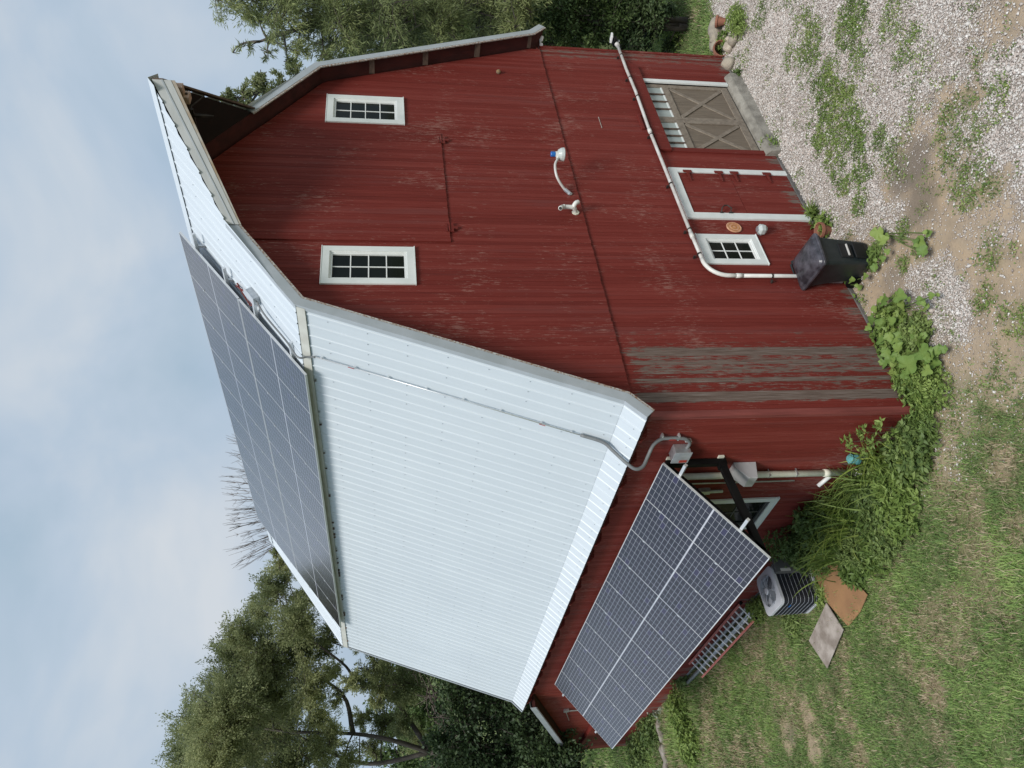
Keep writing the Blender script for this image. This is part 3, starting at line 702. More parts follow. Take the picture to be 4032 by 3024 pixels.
# cream flashing under the break of the roof
ee = offset([FLARE, KINK], .036); d = np.array(ee[1])-np.array(ee[0]); d /= np.linalg.norm(d)
A = np.array(ee[1])-d*.015; B_ = np.array(ee[1])-d*.155; nn = np.array([-d[1], d[0]])
b = MB(); b.prism([(A[0], YN+.02, A[1]), (B_[0], YN+.02, B_[1]), (B_[0]+nn[0]*.004, YN+.02, B_[1]+nn[1]*.004), (A[0]+nn[0]*.004, YN+.02, A[1]+nn[1]*.004)], (0, YF-YN-.04, 0))
b.build('flashing', mat('cream_flashing', (.62, .62, .57), (.52, .51, .46), .5, 4), roof)
b = MB()
for i in range(26):        # dead leaves caught along the flashing
    y = random.uniform(.4, 12.6); p = np.array([B_[0]-.01, y, B_[1]-.02]); b.obox(p, (random.uniform(.01, .03), random.uniform(-.02, .02), .0), (0, .006, .01), (.004, 0, .012))
tag(b.build('dead_leaves', M['wood_dark']), 'dead brown leaves caught along the cream flashing of the roof', 'leaf litter', kind='stuff')
# rafter tails under the eave of the long side
for i in range(20):
    y = .27+i*.635
    if y > 12.5: break
    b = MB(); b.prism([(-.005, y, 4.42), (-.235, y, 4.455), (-.235, y, 4.40), (-.15, y, 4.30), (-.005, y, 4.27)], (0, .045, 0)); b.build('rafter_tail', M['red_trim'], roof)
# lookouts under the right-hand rake
for px, py in ((802, 142), (918, 124), (1030, 107), (1141, 88)):
    p = onY(px, py, -.19); b = MB(); b.obox(p, (.026, 0, .010), (0, .155, 0), (.0, 0, .055)); b.build('lookout', M['wood_dark'], roof)
b = MB(); q = onY(268+0, 470, -1.0)
A = np.array([4.25, -.75, 10.82]); n = np.array([-dK, 0, 1])/np.hypot(dK, 1); u = np.array([1, 0, dK])/np.hypot(1, dK)
b.obox(A-n*.095, u*.17, (0, .13, 0), n*.006); b.build('soffit_patch', M['spider'], roof)

# ---- hay door
b_ = boards('hay_door', M['siding_up'], 3.62, 6.72, .088, 6.9, lambda x: top_z(x)-.02, [], front(-.056), thick=.02, ragged=.004)
for x in (3.97, 6.5):
    b = MB(); b.box((x-.11, -.075, 6.83), (x+.11, -.057, 6.885)); b.box((x-.10, -.07, 6.93), (x+.10, -.0585, 6.965)); b.tube([(x-.1, -.075, 6.9), (x+.1, -.075, 6.9)], .014, 8)
    b.box((x-.03, -.075, 6.76), (x+.03, -.034, 6.83)); b.build('hinge', M['red_trim'], b_)

# ---- windows
def window(x0, x1, z0, z1, cols, rows, yw, cas=.115, axis='x', top=None, sashc='white_vinyl'):
    top = top or cas
    f = (lambda u, d, z: (u, yw+d, z)) if axis == 'x' else (lambda u, d, z: (yw+d, u, z))
    def bx(b, u0, u1, d0, d1, a, c):
        p, q = f(u0, d0, a), f(u1, d1, c); b.box(tuple(map(min, p, q)), tuple(map(max, p, q)))
    b = MB(); bx(b, x0, x0+cas, -.03, .02, z0, z1); bx(b, x1-cas, x1, -.03, .02, z0, z1); bx(b, x0+cas, x1-cas, -.03, .02, z1-top, z1); bx(b, x0+cas, x1-cas, -.03, .02, z0, z0+cas)
    bx(b, x0-.012, x1+.012, -.038, .0, z0-.018, z0-.001); bx(b, x0-.01, x1+.01, -.036, .0, z1+.001, z1+.016)
    w_ = b.build('window', M['white'], barn, bevel=.003)
    i0, i1, j0, j1 = x0+cas, x1-cas, z0+cas, z1-top; s = .022; b = MB()
    for k, (dd, wd_) in enumerate(((.0, .018), (.014, .026))):
        a0, a1, c0, c1 = i0+k*.019, i1-k*.019, j0+k*.019, j1-k*.019
        bx(b, a0, a0+wd_, dd-.012, .05, c0, c1); bx(b, a1-wd_, a1, dd-.012, .05, c0, c1); bx(b, a0+wd_, a1-wd_, dd-.012, .05, c1-wd_, c1); bx(b, a0+wd_, a1-wd_, dd-.012, .05, c0, c0+wd_)
    g0, g1, h0, h1 = i0+.045, i1-.045, j0+.045, j1-.045
    for c in range(1, cols):
        u = g0+(g1-g0)*c/cols; bx(b, u-.009, u+.009, .022, .038, h0, h1)
    for r_ in range(1, rows):
        z = h0+(h1-h0)*r_/rows; bx(b, g0, g1, .0225, .0375, z-.009, z+.009)
    b.build('sash', M[sashc], w_, bevel=.002)
    b = MB(); bx(b, i0+.001, i1-.001, .034, .0365, j0+.001, j1-.001); b.build('pane', M['glass'], w_)
    return w_
window(2.61, 3.47, 7.515, 8.955, 2, 4, -.034)
window(6.98, 7.90, 7.58, 9.03, 2, 4, -.034, cas=.125)
window(3.2, 3.97, 1.405, 2.53, 2, 3, -.002, cas=.115, top=.15)
M['dark_sash'] = mat('dark_screen_sash', (.10, .10, .10), (.06, .06, .06), .5)
ws = window(2.42, 3.50, 1.34, 2.60, 2, 2, -.004, cas=.11, axis='y', sashc='dark_sash')

# ---- dutch door with white trim
b = MB(); b.box((4.415, -.03, .13), (4.575, .005, 2.40)); b.box((5.795, -.03, .12), (5.925, .005, 2.40)); b.box((4.415, -.032, 2.40), (5.925, .005, 2.56)); b.box((4.40, -.045, .13), (4.4145, -.0, 2.57))
dr = b.build('stable_door', M['white'], barn, bevel=.003)
for z0, z1, nm in ((.14, 1.335, 'lower_leaf'), (1.345, 2.395, 'upper_leaf')):
    boards(nm, M['siding_front'], 4.58, 5.79, .12, z0, lambda x, z1=z1: z1, [], front(-.008), parent=dr, thick=.02)
b = MB(); b.box((4.56, .018, .1), (5.81, .03, 2.42)); b.build('door_backing', M['backing'], dr)
for z in (2.2, 1.56, 1.24, .56):
    b = MB(); b.box((5.77, -.045, z-.085), (5.84, -.031, z+.085)); b.prism([(5.77, -.044, z-.03), (5.77, -.044, z+.03), (5.52, -.044, z+.012), (5.52, -.044, z-.012)], (0, .012, 0)); b.build('hinge', M['red_trim'], dr)
b = MB(); b.tube([(4.59, -.035, 1.86), (4.63, -.10, 1.86), (4.69, -.11, 1.80), (4.69, -.11, 1.74), (4.63, -.10, 1.68), (4.59, -.035, 1.68)], .012, 6); b.box((4.56, -.04, 1.83), (4.60, -.031, 1.89)); b.box((4.56, -.04, 1.64), (4.60, -.031, 1.72)); b.build('handle', M['iron'], dr)

# ---- sliding garage doors
b = MB(); b.box((6.47, -.03, .14), (6.60, .015, 2.345)); gt = b.build('door_jamb', M['red_trim'], barn, bevel=.004)
b = MB(); b.box((9.07, -.03, .36), (9.175, .015, 2.345)); b.build('door_jamb', M['white'], barn, bevel=.004)
b = MB(); b.prism([(6.46, -.07, 2.35), (9.6, -.07, 2.35), (9.86, -.07, 2.63), (6.46, -.07, 2.60)], (0, .066, 0)); b.build('track_cover', M['red_trim'], barn, bevel=.004)
for x0, x1, dirs in ((7.70, 9.068, ((0, 0, 1, 1), (0, 1, 1, 0))), (6.602, 7.696, ((0, 0, 1, 1), (0, 1, 1, 0)))):
    b = MB(); b.box((x0, .065, .385), (x1, .085, 2.40)); g = b.build('garage_door', M['door_wood'], barn)
    sr = .10 if x0 > 7 else .075; b = MB(); L_, R_ = x0+(.10 if x0 > 7 else .01), x1-(.12 if x0 > 7 else .10)
    for a, c in ((.385, .54), (1.78, 1.93), (2.345, 2.40)): b.box((x0, .037, a), (x1, .064, c))
    b.box((x0, .0375, .54), (L_, .064, 1.78)); b.box((R_, .0375, .54), (x1, .064, 1.78)); b.box((x0, .0375, 1.93), (L_, .064, 2.345)); b.box((R_, .0375, 1.93), (x1, .064, 2.345))
    b.bar((L_, .050, .56), (R_, .050, 1.76), .026, .095, up=(1, 0, 0) if 0 else (0, 1, 0.001)) if 0 else None
    for k, (p, q) in enumerate((((L_, .54), (R_, 1.78)), ((L_, 1.78), (R_, .54)))):
        P_, Q_ = np.array([p[0], 0, p[1]]), np.array([q[0], 0, q[1]]); d = (Q_-P_)/np.linalg.norm(Q_-P_); nrm_ = np.array([-d[2], 0, d[0]])
        b.obox((P_+Q_)/2+[0, .053-.0012*k, 0], d*(np.linalg.norm(Q_-P_)/2-.04), (0, .0105, 0), nrm_*.043)
    b.build('rails_and_brace', M['door_rail'], g, bevel=.003)
    b = MB(); b.box((L_, .055, 1.93), (R_, .0645, 2.345)); b.build('pane', M['garage_glass'], g)
    b = MB()
    for i in range(0, 5):
        u = L_+(R_-L_)*i/4
        if 0 < i < 4: b = MB(); b.box((u-.013, .022, 1.93), (u+.013, .055, 2.345)); b.build('mullion', M['wood_dark'], g)
    b = MB(); b.box((L_, .042, 1.932), (R_, .0545, 1.965)); b.build('pane_sill', M['white'], g)
b = MB(); b.prism([(6.44, .03, .13), (6.44, -.02, .14), (6.44, -.28, .06), (6.44, -.34, -.1), (6.44, .03, -.1)], (0, 0, 0)) if 0 else None
b.prism([(6.46, .12, .352), (6.46, -.035, .352), (6.46, -.13, .27), (6.46, -.17, -.1), (6.46, .12, -.1)], (2.96, 0, 0)); b.build('doorstep', M['concrete'], barn, bevel=.015)
b = MB(); b.box((7.2, -.05, 2.735), (7.72, -.002, 2.79)); b.build('batten', M['red_trim'], barn)
b = MB(); b.box((7.2, -.012, 3.62), (7.6, -.0035, 3.632)); b.build('scratch_strip', M['trim_rust'], barn)

# ------------------------------------------------------------------ lean-to shed behind the barn
shed = empty('lean_to_shed', (3, 15.7, 0), 'low red lean-to shed with sloping pale roof edge behind the barn', 'shed')
sz = lambda y: 4.18-(y-12.45)*.352
ws2 = boards('side_wall', M['siding_side'], LEN+.01, 18.9, .125, .05, lambda y: sz(y)-.02, [], side(-.002), parent=shed)
b = MB(); b.prism([(.02, LEN+.05, .05), (.02, LEN+.05, sz(12.4)-.03), (.02, 18.88, sz(18.88)-.03), (.02, 18.88, .05)], (.05, 0, 0)); b.box((.02, 18.88, .05), (6, 18.93, sz(18.9)-.03)); b.build('sheathing', M['backing'], shed)
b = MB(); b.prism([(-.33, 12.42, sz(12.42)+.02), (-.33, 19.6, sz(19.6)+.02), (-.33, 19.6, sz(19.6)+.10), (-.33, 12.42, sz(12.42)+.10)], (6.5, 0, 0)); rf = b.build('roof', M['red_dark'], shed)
b = MB(); b.prism([(-.355, 12.40, sz(12.40)-.0), (-.355, 19.63, sz(19.63)-.0), (-.355, 19.63, sz(19.63)+.15), (-.355, 12.40, sz(12.40)+.15)], (.023, 0, 0)); b.prism([(-.355, 12.40, sz(12.40)+.151), (-.355, 19.63, sz(19.63)+.151), (-.355, 19.63, sz(19.63)+.157), (-.355, 12.40, sz(12.40)+.157)], (.3, 0, 0)); b.build('edge_trim', M['roof_trim'], rf)
b = MB(); b.prism([(-.362, 12.40, sz(12.40)-.03), (-.362, 19.63, sz(19.63)-.03), (-.362, 19.63, sz(19.63)-.001), (-.362, 12.40, sz(12.40)-.001)], (.03, 0, 0)); b.build('drip_lip', M['foundation'], rf)
b = MB(); b.box((-.16, 15.7, 1.70), (-.006, 18.65, 1.98)); b.box((-.10, 16.2, 1.60), (-.01, 16.35, 1.699)); b.build('track_cover', M['red_trim'], shed, bevel=.006)
b = MB(); b.box((-.07, 13.96, 2.98), (-.004, 14.10, 3.12)); b.tube([(-.05, 14.03, 3.0), (-.06, 14.02, 2.5)], .02, 6); b.tube([(-.05, 14.1, 3.05), (-.05, 15.0, 2.8)], .012, 5)
tag(b.build('outlet_box', M['galv']), 'small grey outlet box and pipe on the red shed wall beyond the panels', 'outlet box')

# ------------------------------------------------------------------ solar panels
MW, ML, GAP = 1.0085, 2.01, .0055
def module_meshes():
    fr = MB(); t = .035
    for a, b2 in (((0, 0, -t), (.004, ML, .003)), ((MW-.004, 0, -t), (MW, ML, .003)), ((.004, 0, -t), (MW-.004, .012, .003)), ((.004, ML-.012, -t), (MW-.004, ML, .003))): fr.box(a, b2)
    bk = MB(); bk.box((.004, .012, -.006), (MW-.004, ML-.012, 0))
    ce = MB(); Rn = []; m0 = .0045; cw = (MW-2*m0)/6; m1 = .013; ch = (ML-2*m1-.022)/24; g = .006
    for half in (0, 1):
        for r_ in range(12):
            for c in range(6):
                x0 = m0+c*cw+g/2; y0 = m1+r_*ch+half*(12*ch+.022)+g/2; x1 = x0+cw-g; y1 = y0+ch-g*.8
                ce.add([(x0, y0, .0012), (x1, y0, .0012), (x1, y1, .0012), (x0, y1, .0012)], [(0, 1, 2, 3)]); Rn += [0.0]*4
    return fr, bk, ce, Rn
fr, bk, ce, Rn = module_meshes()
def cell_copy(seed):
    rr = np.random.default_rng(seed); v = rr.random(144)*.7; k = rr.random(144) < .03; v[k] = .97; return np.repeat(v, 4)
proto = []
def solar_module(root, origin, eu, ev, en, variant):
    Mx = Matrix(((eu[0], ev[0], en[0], origin[0]), (eu[1], ev[1], en[1], origin[1]), (eu[2], ev[2], en[2], origin[2]), (0, 0, 0, 1)))
    if len(proto) < 4:
        b0 = bk.build('solar_module', M['back']); f0 = fr.build('frame', M['alu_frame']); c0 = ce.build('cells', M['cell'], rnd=cell_copy(len(proto)))
        proto.append((b0, f0, c0)); b1, f1, c1 = b0, f0, c0
    else:
        b0, f0, c0 = proto[variant % 4]; b1, f1, c1 = b0.copy(), f0.copy(), c0.copy()
        for o in (b1, f1, c1): col.objects.link(o)
    b1.parent = root; b1.matrix_parent_inverse = Matrix.Translation(-Vector(root.location)); b1.matrix_basis = Mx
    for o in (f1, c1): o.parent = b1; o.matrix_parent_inverse = Matrix(); o.matrix_basis = Matrix()
    return b1
def array(root, top, bot, y0, ncol, nrow):
    top, bot = np.array(top), np.array(bot); ev = top-bot; L = np.linalg.norm(ev); ev /= L; eu = np.array([0, 1, 0.]); en = np.cross(eu, ev)
    if en[2] < 0: en = -en
    # right-handed frame: u x v = n
    if np.dot(np.cross(eu, ev), en) < 0: pass
    o0 = bot
    for r_ in range(nrow):
        for c in range(ncol):
            if np.cross(eu, ev)@en > 0: org = o0+ev*(r_*(ML+.022))+eu*(y0+c*(MW+GAP)); solar_module(root, org, eu, ev, en, random.randint(0, 3))
            else: org = o0+ev*(r_*(ML+.022))+eu*(y0+c*(MW+GAP)+MW); solar_module(root, org, -eu, ev, en, random.randint(0, 3))
    return eu, ev, en
lowa = empty('solar_array', (-.9, 6, 2.7), 'ten solar panels tilted out from the side wall on black steel brackets above the ladder', 'solar panels')
LT, LB = (-.173, 0, 3.902), (-1.815, 0, 2.715)
eu, ev, en = array(lowa, LT, LB, .952, 10, 1)
lt, lb = np.array(LT), np.array(LB)
def lp(s, y, off): return lb+(lt-lb)*s+np.array([0, y, 0])-en*off
for s in (.27, .84):
    b = MB(); p = lp(s, .68, .066); q = lp(s, 11.35, .066); b.bar(p, q, .045, .05, up=en); b.build('rail', M['alu'], lowa)
for y in (1.13, 3.55, 6.0, 8.45, 10.9):
    b = MB(); b.box((-.135, y-.04, 2.78), (-.035, y+.04, 3.76))
    b.bar((-.09, y, 2.86), (-1.62, y, 2.69), .08, .11, up=(0, 0, 1)); b.bar(lp(.97, y, .14), lp(.02, y, .14), .08, .09, up=en)
    b.box((-.20, y-.055, 2.80), (-.10, y+.055, 2.92)); b.build('bracket', M['black_steel'], lowa)
    for z in (3.70, 2.86):
        b = MB(); b.box((-.035, y-.085, z-.045), (-.004, y+.0, z+.045)); b.build('wall_plate', M['old_white'], lowa)
b = MB()
for c in range(1, 10):
    for s in (.27, .84):
        p = lp(s, .952+c*(MW+GAP)-GAP/2, -.006); b.obox(p, ev*.02, (0, .018, 0), en*.004)
b.build('clamps', M['alu'], lowa)
upa = empty('solar_array', (3.3, 6, 9.3), 'twenty solar panels in two rows raised on rails over the upper roof slope', 'solar panels')
UT, UB = (5.011, 0, 11.602), (1.626, 0, 9.220)
UB2 = np.array(UB); UT2 = np.array(UT); dd = (UT2-UB2)/np.linalg.norm(UT2-UB2)
eu, ev, en = array(upa, UB2+dd*(2*ML+.022), UB, .952, 10, 2)
for s in (.115, .385, .62, .875):
    p = UB2+dd*4.04*s+np.array([0, .66, 0])-en*.066; q = p+np.array([0, 10.75, 0]); b = MB(); b.bar(p, q, .045, .055, up=en); b.build('rail', M['alu'], upa)
    for y in np.arange(.95, 11.3, 1.14):
        b = MB(); pp = UB2+dd*4.04*s+np.array([0, y, 0])-en*.095; x, z = pp[0], pp[2]; zr = KINK[1]+(x-KINK[0])*dK+.04
        if x > KINK[0]-.05: b.box((x-.02, y-.02, zr), (x+.02, y+.02, z+.01)); b.box((x-.03, y-.04, zr), (x+.05, y+.04, zr+.008)); b.build('roof_foot', M['galv'], upa)
b = MB()
for k, (dy, dz) in enumerate(((0, 0), (.04, .03), (.08, -.02))):
    b.tube([(3.5+.1*k, .86+dy, 10.42), (3.3, .80+dy, 10.26+dz), (3.05, .83+dy, 10.12+dz), (2.95+.02*k, .78, 10.06)], .012, 5)
b.build('cable', M['red_trim'], upa)
b = MB()
for c in range(1, 10):
    for s in (.115, .385, .62, .875):
        p = UB2+dd*4.04*s+np.array([0, .952+c*(MW+GAP)-GAP/2, 0])+en*.006; b.obox(p, dd*.02, (0, .018, 0), en*.004)
b.build('clamps', M['alu'], upa)

# ------------------------------------------------------------------ electrical runs
u_ = np.array([1, 0, dK])/np.hypot(1, dK); n_ = np.array([-dK, 0, 1])/np.hypot(dK, 1)
b = MB(); c = np.array([3.0, .58, KINK[1]+(3.0-KINK[0])*dK+.035])+n_*.055; b.obox(c, u_*.13, (0, .075, 0), n_*.055)
jb = b.build('junction_box', M['galv'], bevel=.006); tag(jb, 'small galvanised junction box on the upper roof beside the panel rails', 'junction box')
b = MB(); b.obox(c+n_*.058+u_*.03, u_*.17, (0, .085, 0), n_*.003); b.build('cover', M['alu'], jb)
def slope_pt(p, q, s, y, off):
    p, q = np.array([p[0], 0, p[1]]), np.array([q[0], 0, q[1]]); d = q-p; n = np.cross(d, (0, 1, 0)); n /= np.linalg.norm(n); n = n if n[2] > 0 else -n
    return p+d*s+n*off+np.array([0, y, 0])
pts = [c-u_*.1, slope_pt(KINK, RIDGE, .24, .64, .11), slope_pt(KINK, RIDGE, .08, .66, .10), slope_pt(KINK, RIDGE, 0, .67, .10)+np.array([-.06, 0, -.02]), slope_pt(FLARE, KINK, .975, .66, .085), slope_pt(FLARE, KINK, .95, .64, .06)]
def smooth(pts, n=6):
    P = [np.array(p, float) for p in pts]; P = [2*P[0]-P[1]]+P+[2*P[-1]-P[-2]]; o = []
    for i in range(1, len(P)-2):
        for k in range(n):
            t = k/n; a, b_, c_, d_ = P[i-1:i+3]; o.append(.5*((2*b_)+(-a+c_)*t+(2*a-5*b_+4*c_-d_)*t*t+(-a+3*b_-3*c_+d_)*t**3))
    return o+[P[-2]]
cond = empty('roof_conduit', (.5, .65, 6), 'thin grey conduit running down the ribbed roof from the panels to the wall box', 'conduit')
b = MB(); b.tube(smooth(pts), .016, 8); b.build('flexible_top', M['grey_conduit'], cond, smooth=True)
b = MB(); b.tube([slope_pt(FLARE, KINK, .95, .64, .06), slope_pt(FLARE, KINK, .07, .615, .06)], .0095, 8); b.build('rigid_pipe', M['alu'], cond, smooth=True)
for s in (.93, .82, .71, .585, .465, .345, .215, .12, .085):
    p = slope_pt(FLARE, KINK, s, .63 if s > .5 else .62, .03); b = MB(); b.obox(p+np.array([-.02, 0, .01]), (0, .02, 0), (.006, 0, .014), (.01, 0, -.004)); b.build('strap', M['alu'], cond)
for s in (.84, .22):
    p = slope_pt(FLARE, KINK, s, .625, .078); b = MB(); q = slope_pt(FLARE, KINK, s-.02, .625, .078); b.bar(p, q, .012, .003, up=(-.9, 0, .4)); b.build('warning_strip', M['red_decal'], cond)
pts = [slope_pt(FLARE, KINK, .09, .615, .06), slope_pt(FLARE, KINK, .02, .62, .065), (-.12, .66, 4.72), (-.30, .71, 4.55), (-.40, .735, 4.42), (-.37, .72, 4.30), (-.24, .66, 4.21), (-.12, .55, 4.13), (-.065, .48, 4.02), (-.06, .465, 3.9), (-.06, .47, 3.74), (-.06, .50, 3.62), (-.065, .58, 3.54), (-.075, .68, 3.54), (-.085, .80, 3.58)]
b = MB(); b.tube(smooth(pts), .027, 10); fx = b.build('flexible_lower', M['grey_conduit'], cond, smooth=True)
for p, v in (((-.03, .46, 4.0), 0), ((-.03, .475, 3.74), 0), ((-.03, .57, 3.56), 1)):
    b = MB(); b.obox(p, (.035, 0, 0), (0, .055 if not v else .012, 0), (0, 0, .012 if not v else .05)); b.build('strap', M['alu'], cond)
b = MB(); b.bar((-.093, .466, 3.9), (-.093, .466, 3.8), .02, .003, up=(1, 0, 0)); b.build('warning_strip', M['red_decal'], cond)
b = MB(); b.box((-.17, .70, 3.50), (-.004, .95, 3.75)); jb = b.build('junction_box', M['galv'], bevel=.008); tag(jb, 'grey junction box high on the side wall under the eave', 'junction box')
b = MB(); b.box((-.183, .69, 3.49), (-.172, .96, 3.76)); b.build('cover', mat('grey_box_cover', (.36, .38, .40), None, .45), jb); b = MB(); b.box((-.188, .88, 3.52), (-.1835, .94, 3.64)); b.build('warning_label', M['red_decal'], jb)
# long pale conduit across the gable
gc = empty('wall_conduit', (6, 0, 2.6), 'long pale plastic conduit running across the gable above the doors', 'conduit')
Yc = -.095
pts = [(10.40, Yc, 2.655), (9.4, Yc, 2.67), (8.5, Yc, 2.655), (7.0, Yc, 2.685), (5.4, Yc, 2.67), (4.0, Yc, 2.66), (3.24, Yc, 2.64)]
b = MB(); b.tube(pts, .033, 10); b.build('long_pipe', M['pvc_dirty'], gc, smooth=True)
arc = [(3.24, Yc, 2.64)]+[(3.20-.37*math.sin(t), Yc, 2.27+.37*math.cos(t)) for t in np.linspace(.12, math.pi/2, 9)]+[(2.828, Yc, 2.1)]
b = MB(); b.tube(arc, .036, 12); b.build('elbow', M['pvc'], gc, smooth=True)
b = MB(); b.tube([(2.828, Yc, 2.1), (2.83, Yc, 1.2), (2.83, Yc, .5)], .033, 10); b.tube([(2.828, Yc, 2.15), (2.828, Yc, 2.03)], .041, 10); b.tube([(3.9, Yc, 2.66), (3.78, Yc, 2.656)], .041, 10); b.tube([(7.1, Yc, 2.684), (6.98, Yc, 2.684)], .041, 10); b.build('drop_pipe', M['pvc'], gc, smooth=True)
for x in (10.0, 9.05, 8.3, 6.9, 5.3, 4.0, 3.35):
    b = MB(); b.lathe([(.040, -.012), (.044, -.012), (.044, .012), (.040, .012)], (x, Yc, 2.655+(.02 if 5 < x < 8 else 0)), 12, axis=(1, 0, 0)); b.box((x-.012, -.06, 2.70), (x+.012, -.033 if 0 else -.003, 2.745)); b.build('strap', M['iron'], gc)
b = MB(); b.lathe([(.040, -.012), (.044, -.012), (.044, .012), (.040, .012)], (2.83, Yc, 1.5), 12); b.box((2.74, -.06, 1.488), (2.79, -.003, 1.512)); b.build('strap', M['iron'], gc)
b = MB(); b.tube([(10.40, Yc, 2.655), (10.46, Yc, 2.655), (10.5, Yc-.01, 2.68)], [.045, .05, .05], 10); b.build('end_fitting', M['pvc_dirty'], gc)
b = MB(); b.box((2.76, -.13, .18), (2.92, -.004, .58)); b.prism([(2.76, -.13, .58), (2.92, -.13, .58), (2.92, -.004, .66), (2.76, -.004, .66)], (0, 0, .001)); b.tube([(2.77, -.08, .40), (2.70, -.08, .40)], .02, 8)
tag(b.build('outlet_cover', M['galv'], bevel=.008), 'grey weatherproof outlet box on the wall behind the bin', 'outlet box')
# camera and floodlight on the right corner
cm = empty('security_camera', (10.45, -.05, 4.45), 'white bullet security camera at the right end of the siding seam', 'camera')
b = MB(); b.tube([(10.36, -.05, 4.44), (10.43, -.07, 4.46), (10.47, -.08, 4.44)], .016, 8); b.lathe([(.04, 0), (.04, .015)], (10.35, -.05, 4.44), 12, axis=(1, 0, 0)); b.build('bracket', M['white_plastic'], cm, smooth=False)
b = MB(); b.lathe([(.03, -.06), (.048, -.04), (.05, .05), (.045, .06)], (10.51, -.10, 4.43), 14, axis=(.6, -.7, -.25)); b.build('body', M['white_plastic'], cm, smooth=False)
b = MB(); b.lathe([(.034, .0605), (.034, .064)], (10.51, -.10, 4.43), 12, axis=(.6, -.7, -.25)); b.build('lens', M['black_steel'], cm)
fl = empty('floodlight', (10.5, -.05, 2.65), 'white twin-head floodlight at the right end of the conduit', 'floodlight')
b = MB(); b.box((10.50, -.20, 2.66), (10.66, -.02, 2.74)); b.build('body', M['black_steel'], fl, bevel=.01)
b = MB(); b.obox((10.66, -.15, 2.77), (.10, 0, -.02), (0, .08, 0), (.005, 0, .025)); b.build('shade', M['white_plastic'], fl, bevel=.01)
b = MB(); b.tube(smooth([(10.48, -.1, 2.68), (10.55, -.15, 2.60), (10.62, -.12, 2.66)]), .008, 5); b.build('cable', M['pvc'], fl)
# yard lamp on a curved arm
lm = empty('yard_lamp', (5.05, -.06, 4.7), 'gooseneck wall lamp with ribbed clear shade and bright blue top', 'lamp')
b = MB(); b.tube(smooth([(5.03, -.04, 4.66), (5.06, -.10, 4.76), (5.18, -.26, 4.90), (5.36, -.38, 4.93), (5.50, -.42, 4.87)]), .024, 8); b.build('arm', M['pvc_dirty'], lm, smooth=True)
b = MB(); b.tube([(4.99, -.045, 4.655), (5.06, -.09, 4.75)], .036, 8); b.lathe([(.045, 0), (.045, .012)], (4.99, -.045, 4.66), 12, axis=(0, -1, 0)); b.build('wall_bracket', M['galv'], lm)
b = MB(); cpt = (5.60, -.45, 4.80); b.lathe([(.05, .06), (.085, .05), (.115, .0), (.125, -.05), (.12, -.06)], cpt, 20); b.build('shade', M['lamp_clear'], lm)
b = MB(); b.lathe([(.055, .06), (.05, .10), (.03, .105)], cpt, 16); b.tube([(5.50, -.42, 4.87), (5.57, -.44, 4.85)], .03, 8); b.build('neck', M['pvc'], lm)
b = MB(); b.lathe([(.048, .105), (.048, .175), (.04, .185)], cpt, 16); b.build('photocell', M['blue'], lm)
# white plumbing vent
pv = empty('vent_pipe', (4.5, -.05, 4.7), 'white branched plastic pipe sticking out of the gable near the seam', 'pipe')
def ongab(px, py, y): return onY((2050+px/5.53)/1.8228, (600+py/5.53)/1.8228, y)
p1, p2, p3, p4, p5 = ongab(865, 1215, -.22), ongab(920, 1185, -.16), ongab(1150, 1195, -.16), ongab(1190, 1330, -.02), ongab(1255, 1080, -.22)
b = MB(); b.tube(smooth([p1, p2, p2+(p3-p2)*.3, p3]), .040, 12); b.build('upper_branch', M['pvc'], pv, smooth=True)
b = MB(); b.tube(smooth([p4, p4+(p3-p4)*.5+np.array([0, -.03, 0]), p3, p3+(p5-p3)*.5+np.array([0, -.03, .01]), p5]), .040, 12); b.tube([p2+(p3-p2)*.05, p2+(p3-p2)*.2], .046, 12); b.build('lower_branch', M['pvc'], pv, smooth=True)
b = MB(); b.lathe([(.065, 0), (.065, .02)], tuple(p4+np.array([0, -.015, 0])), 10, axis=(0, -1, 0)); b.build('flange', M['old_white'], pv)
b = MB(); dv = (p1-p2)/np.linalg.norm(p1-p2); b.lathe([(.028, .0), (.028, .002)], tuple(p1+dv*.0015), 12, axis=tuple(dv)); b.build('pipe_mouth', M['ac_dark'], pv)
# wasp nest remains / hook
p = onY(1077, 157, -.05); b = MB(); b.lathe([(.02, -.04), (.05, -.01), (.045, .03), (.02, .05)], tuple(p+np.array([0, -.02, 0])), 9); b.lathe([(.01, -.02), (.03, 0), (.02, .03)], tuple(p+np.array([.06, -.01, .0])), 7)
tag(b.build('wasp_nest', mat('papery_tan', (.26, .17, .07), (.16, .12, .09), .9, 20)), 'small broken tan wasp nest on the upper right gable siding', 'nest')
# plaque and lantern by the small window
pq = empty('plaque', (4.18, -.03, 1.74), 'round orange clay plaque on the red wall beside the white window', 'plaque')
b = MB(); b.lathe([(.115, 0), (.115, .02), (.10, .024), (.085, .02), (.06, .021), (.055, .026), (.035, .026), (.03, .02), (.0001, .022)], (4.18, -.005, 1.74), 26, axis=(0, -1, 0)); b.build('relief', M['plaque'], pq)
b = MB(); b.lathe([(.1155, .0), (.14, .004), (.145, .018), (.13, .027), (.1155, .022)], (4.18, -.005, 1.74), 18, axis=(0, -1, 0)); b.build('rim', M['plaque_rim'], pq)
lt_ = empty('wall_lantern', (4.04, -.05, 1.28), 'small faceted white glass lantern low on the wall beside the window', 'lantern')
b = MB(); b.lathe([(.05, -.09), (.095, -.04), (.10, .03), (.05, .08)], (4.04, -.10, 1.28), 6); b.build('glass', M['lantern'], lt_)
b = MB(); b.lathe([(.055, .081), (.05, .095)], (4.04, -.10, 1.28), 6); b.lathe([(.06, 0), (.06, .02)], (4.04, -.005, 1.28), 8, axis=(0, -1, 0)); b.build('cap', M['galv'], lt_)
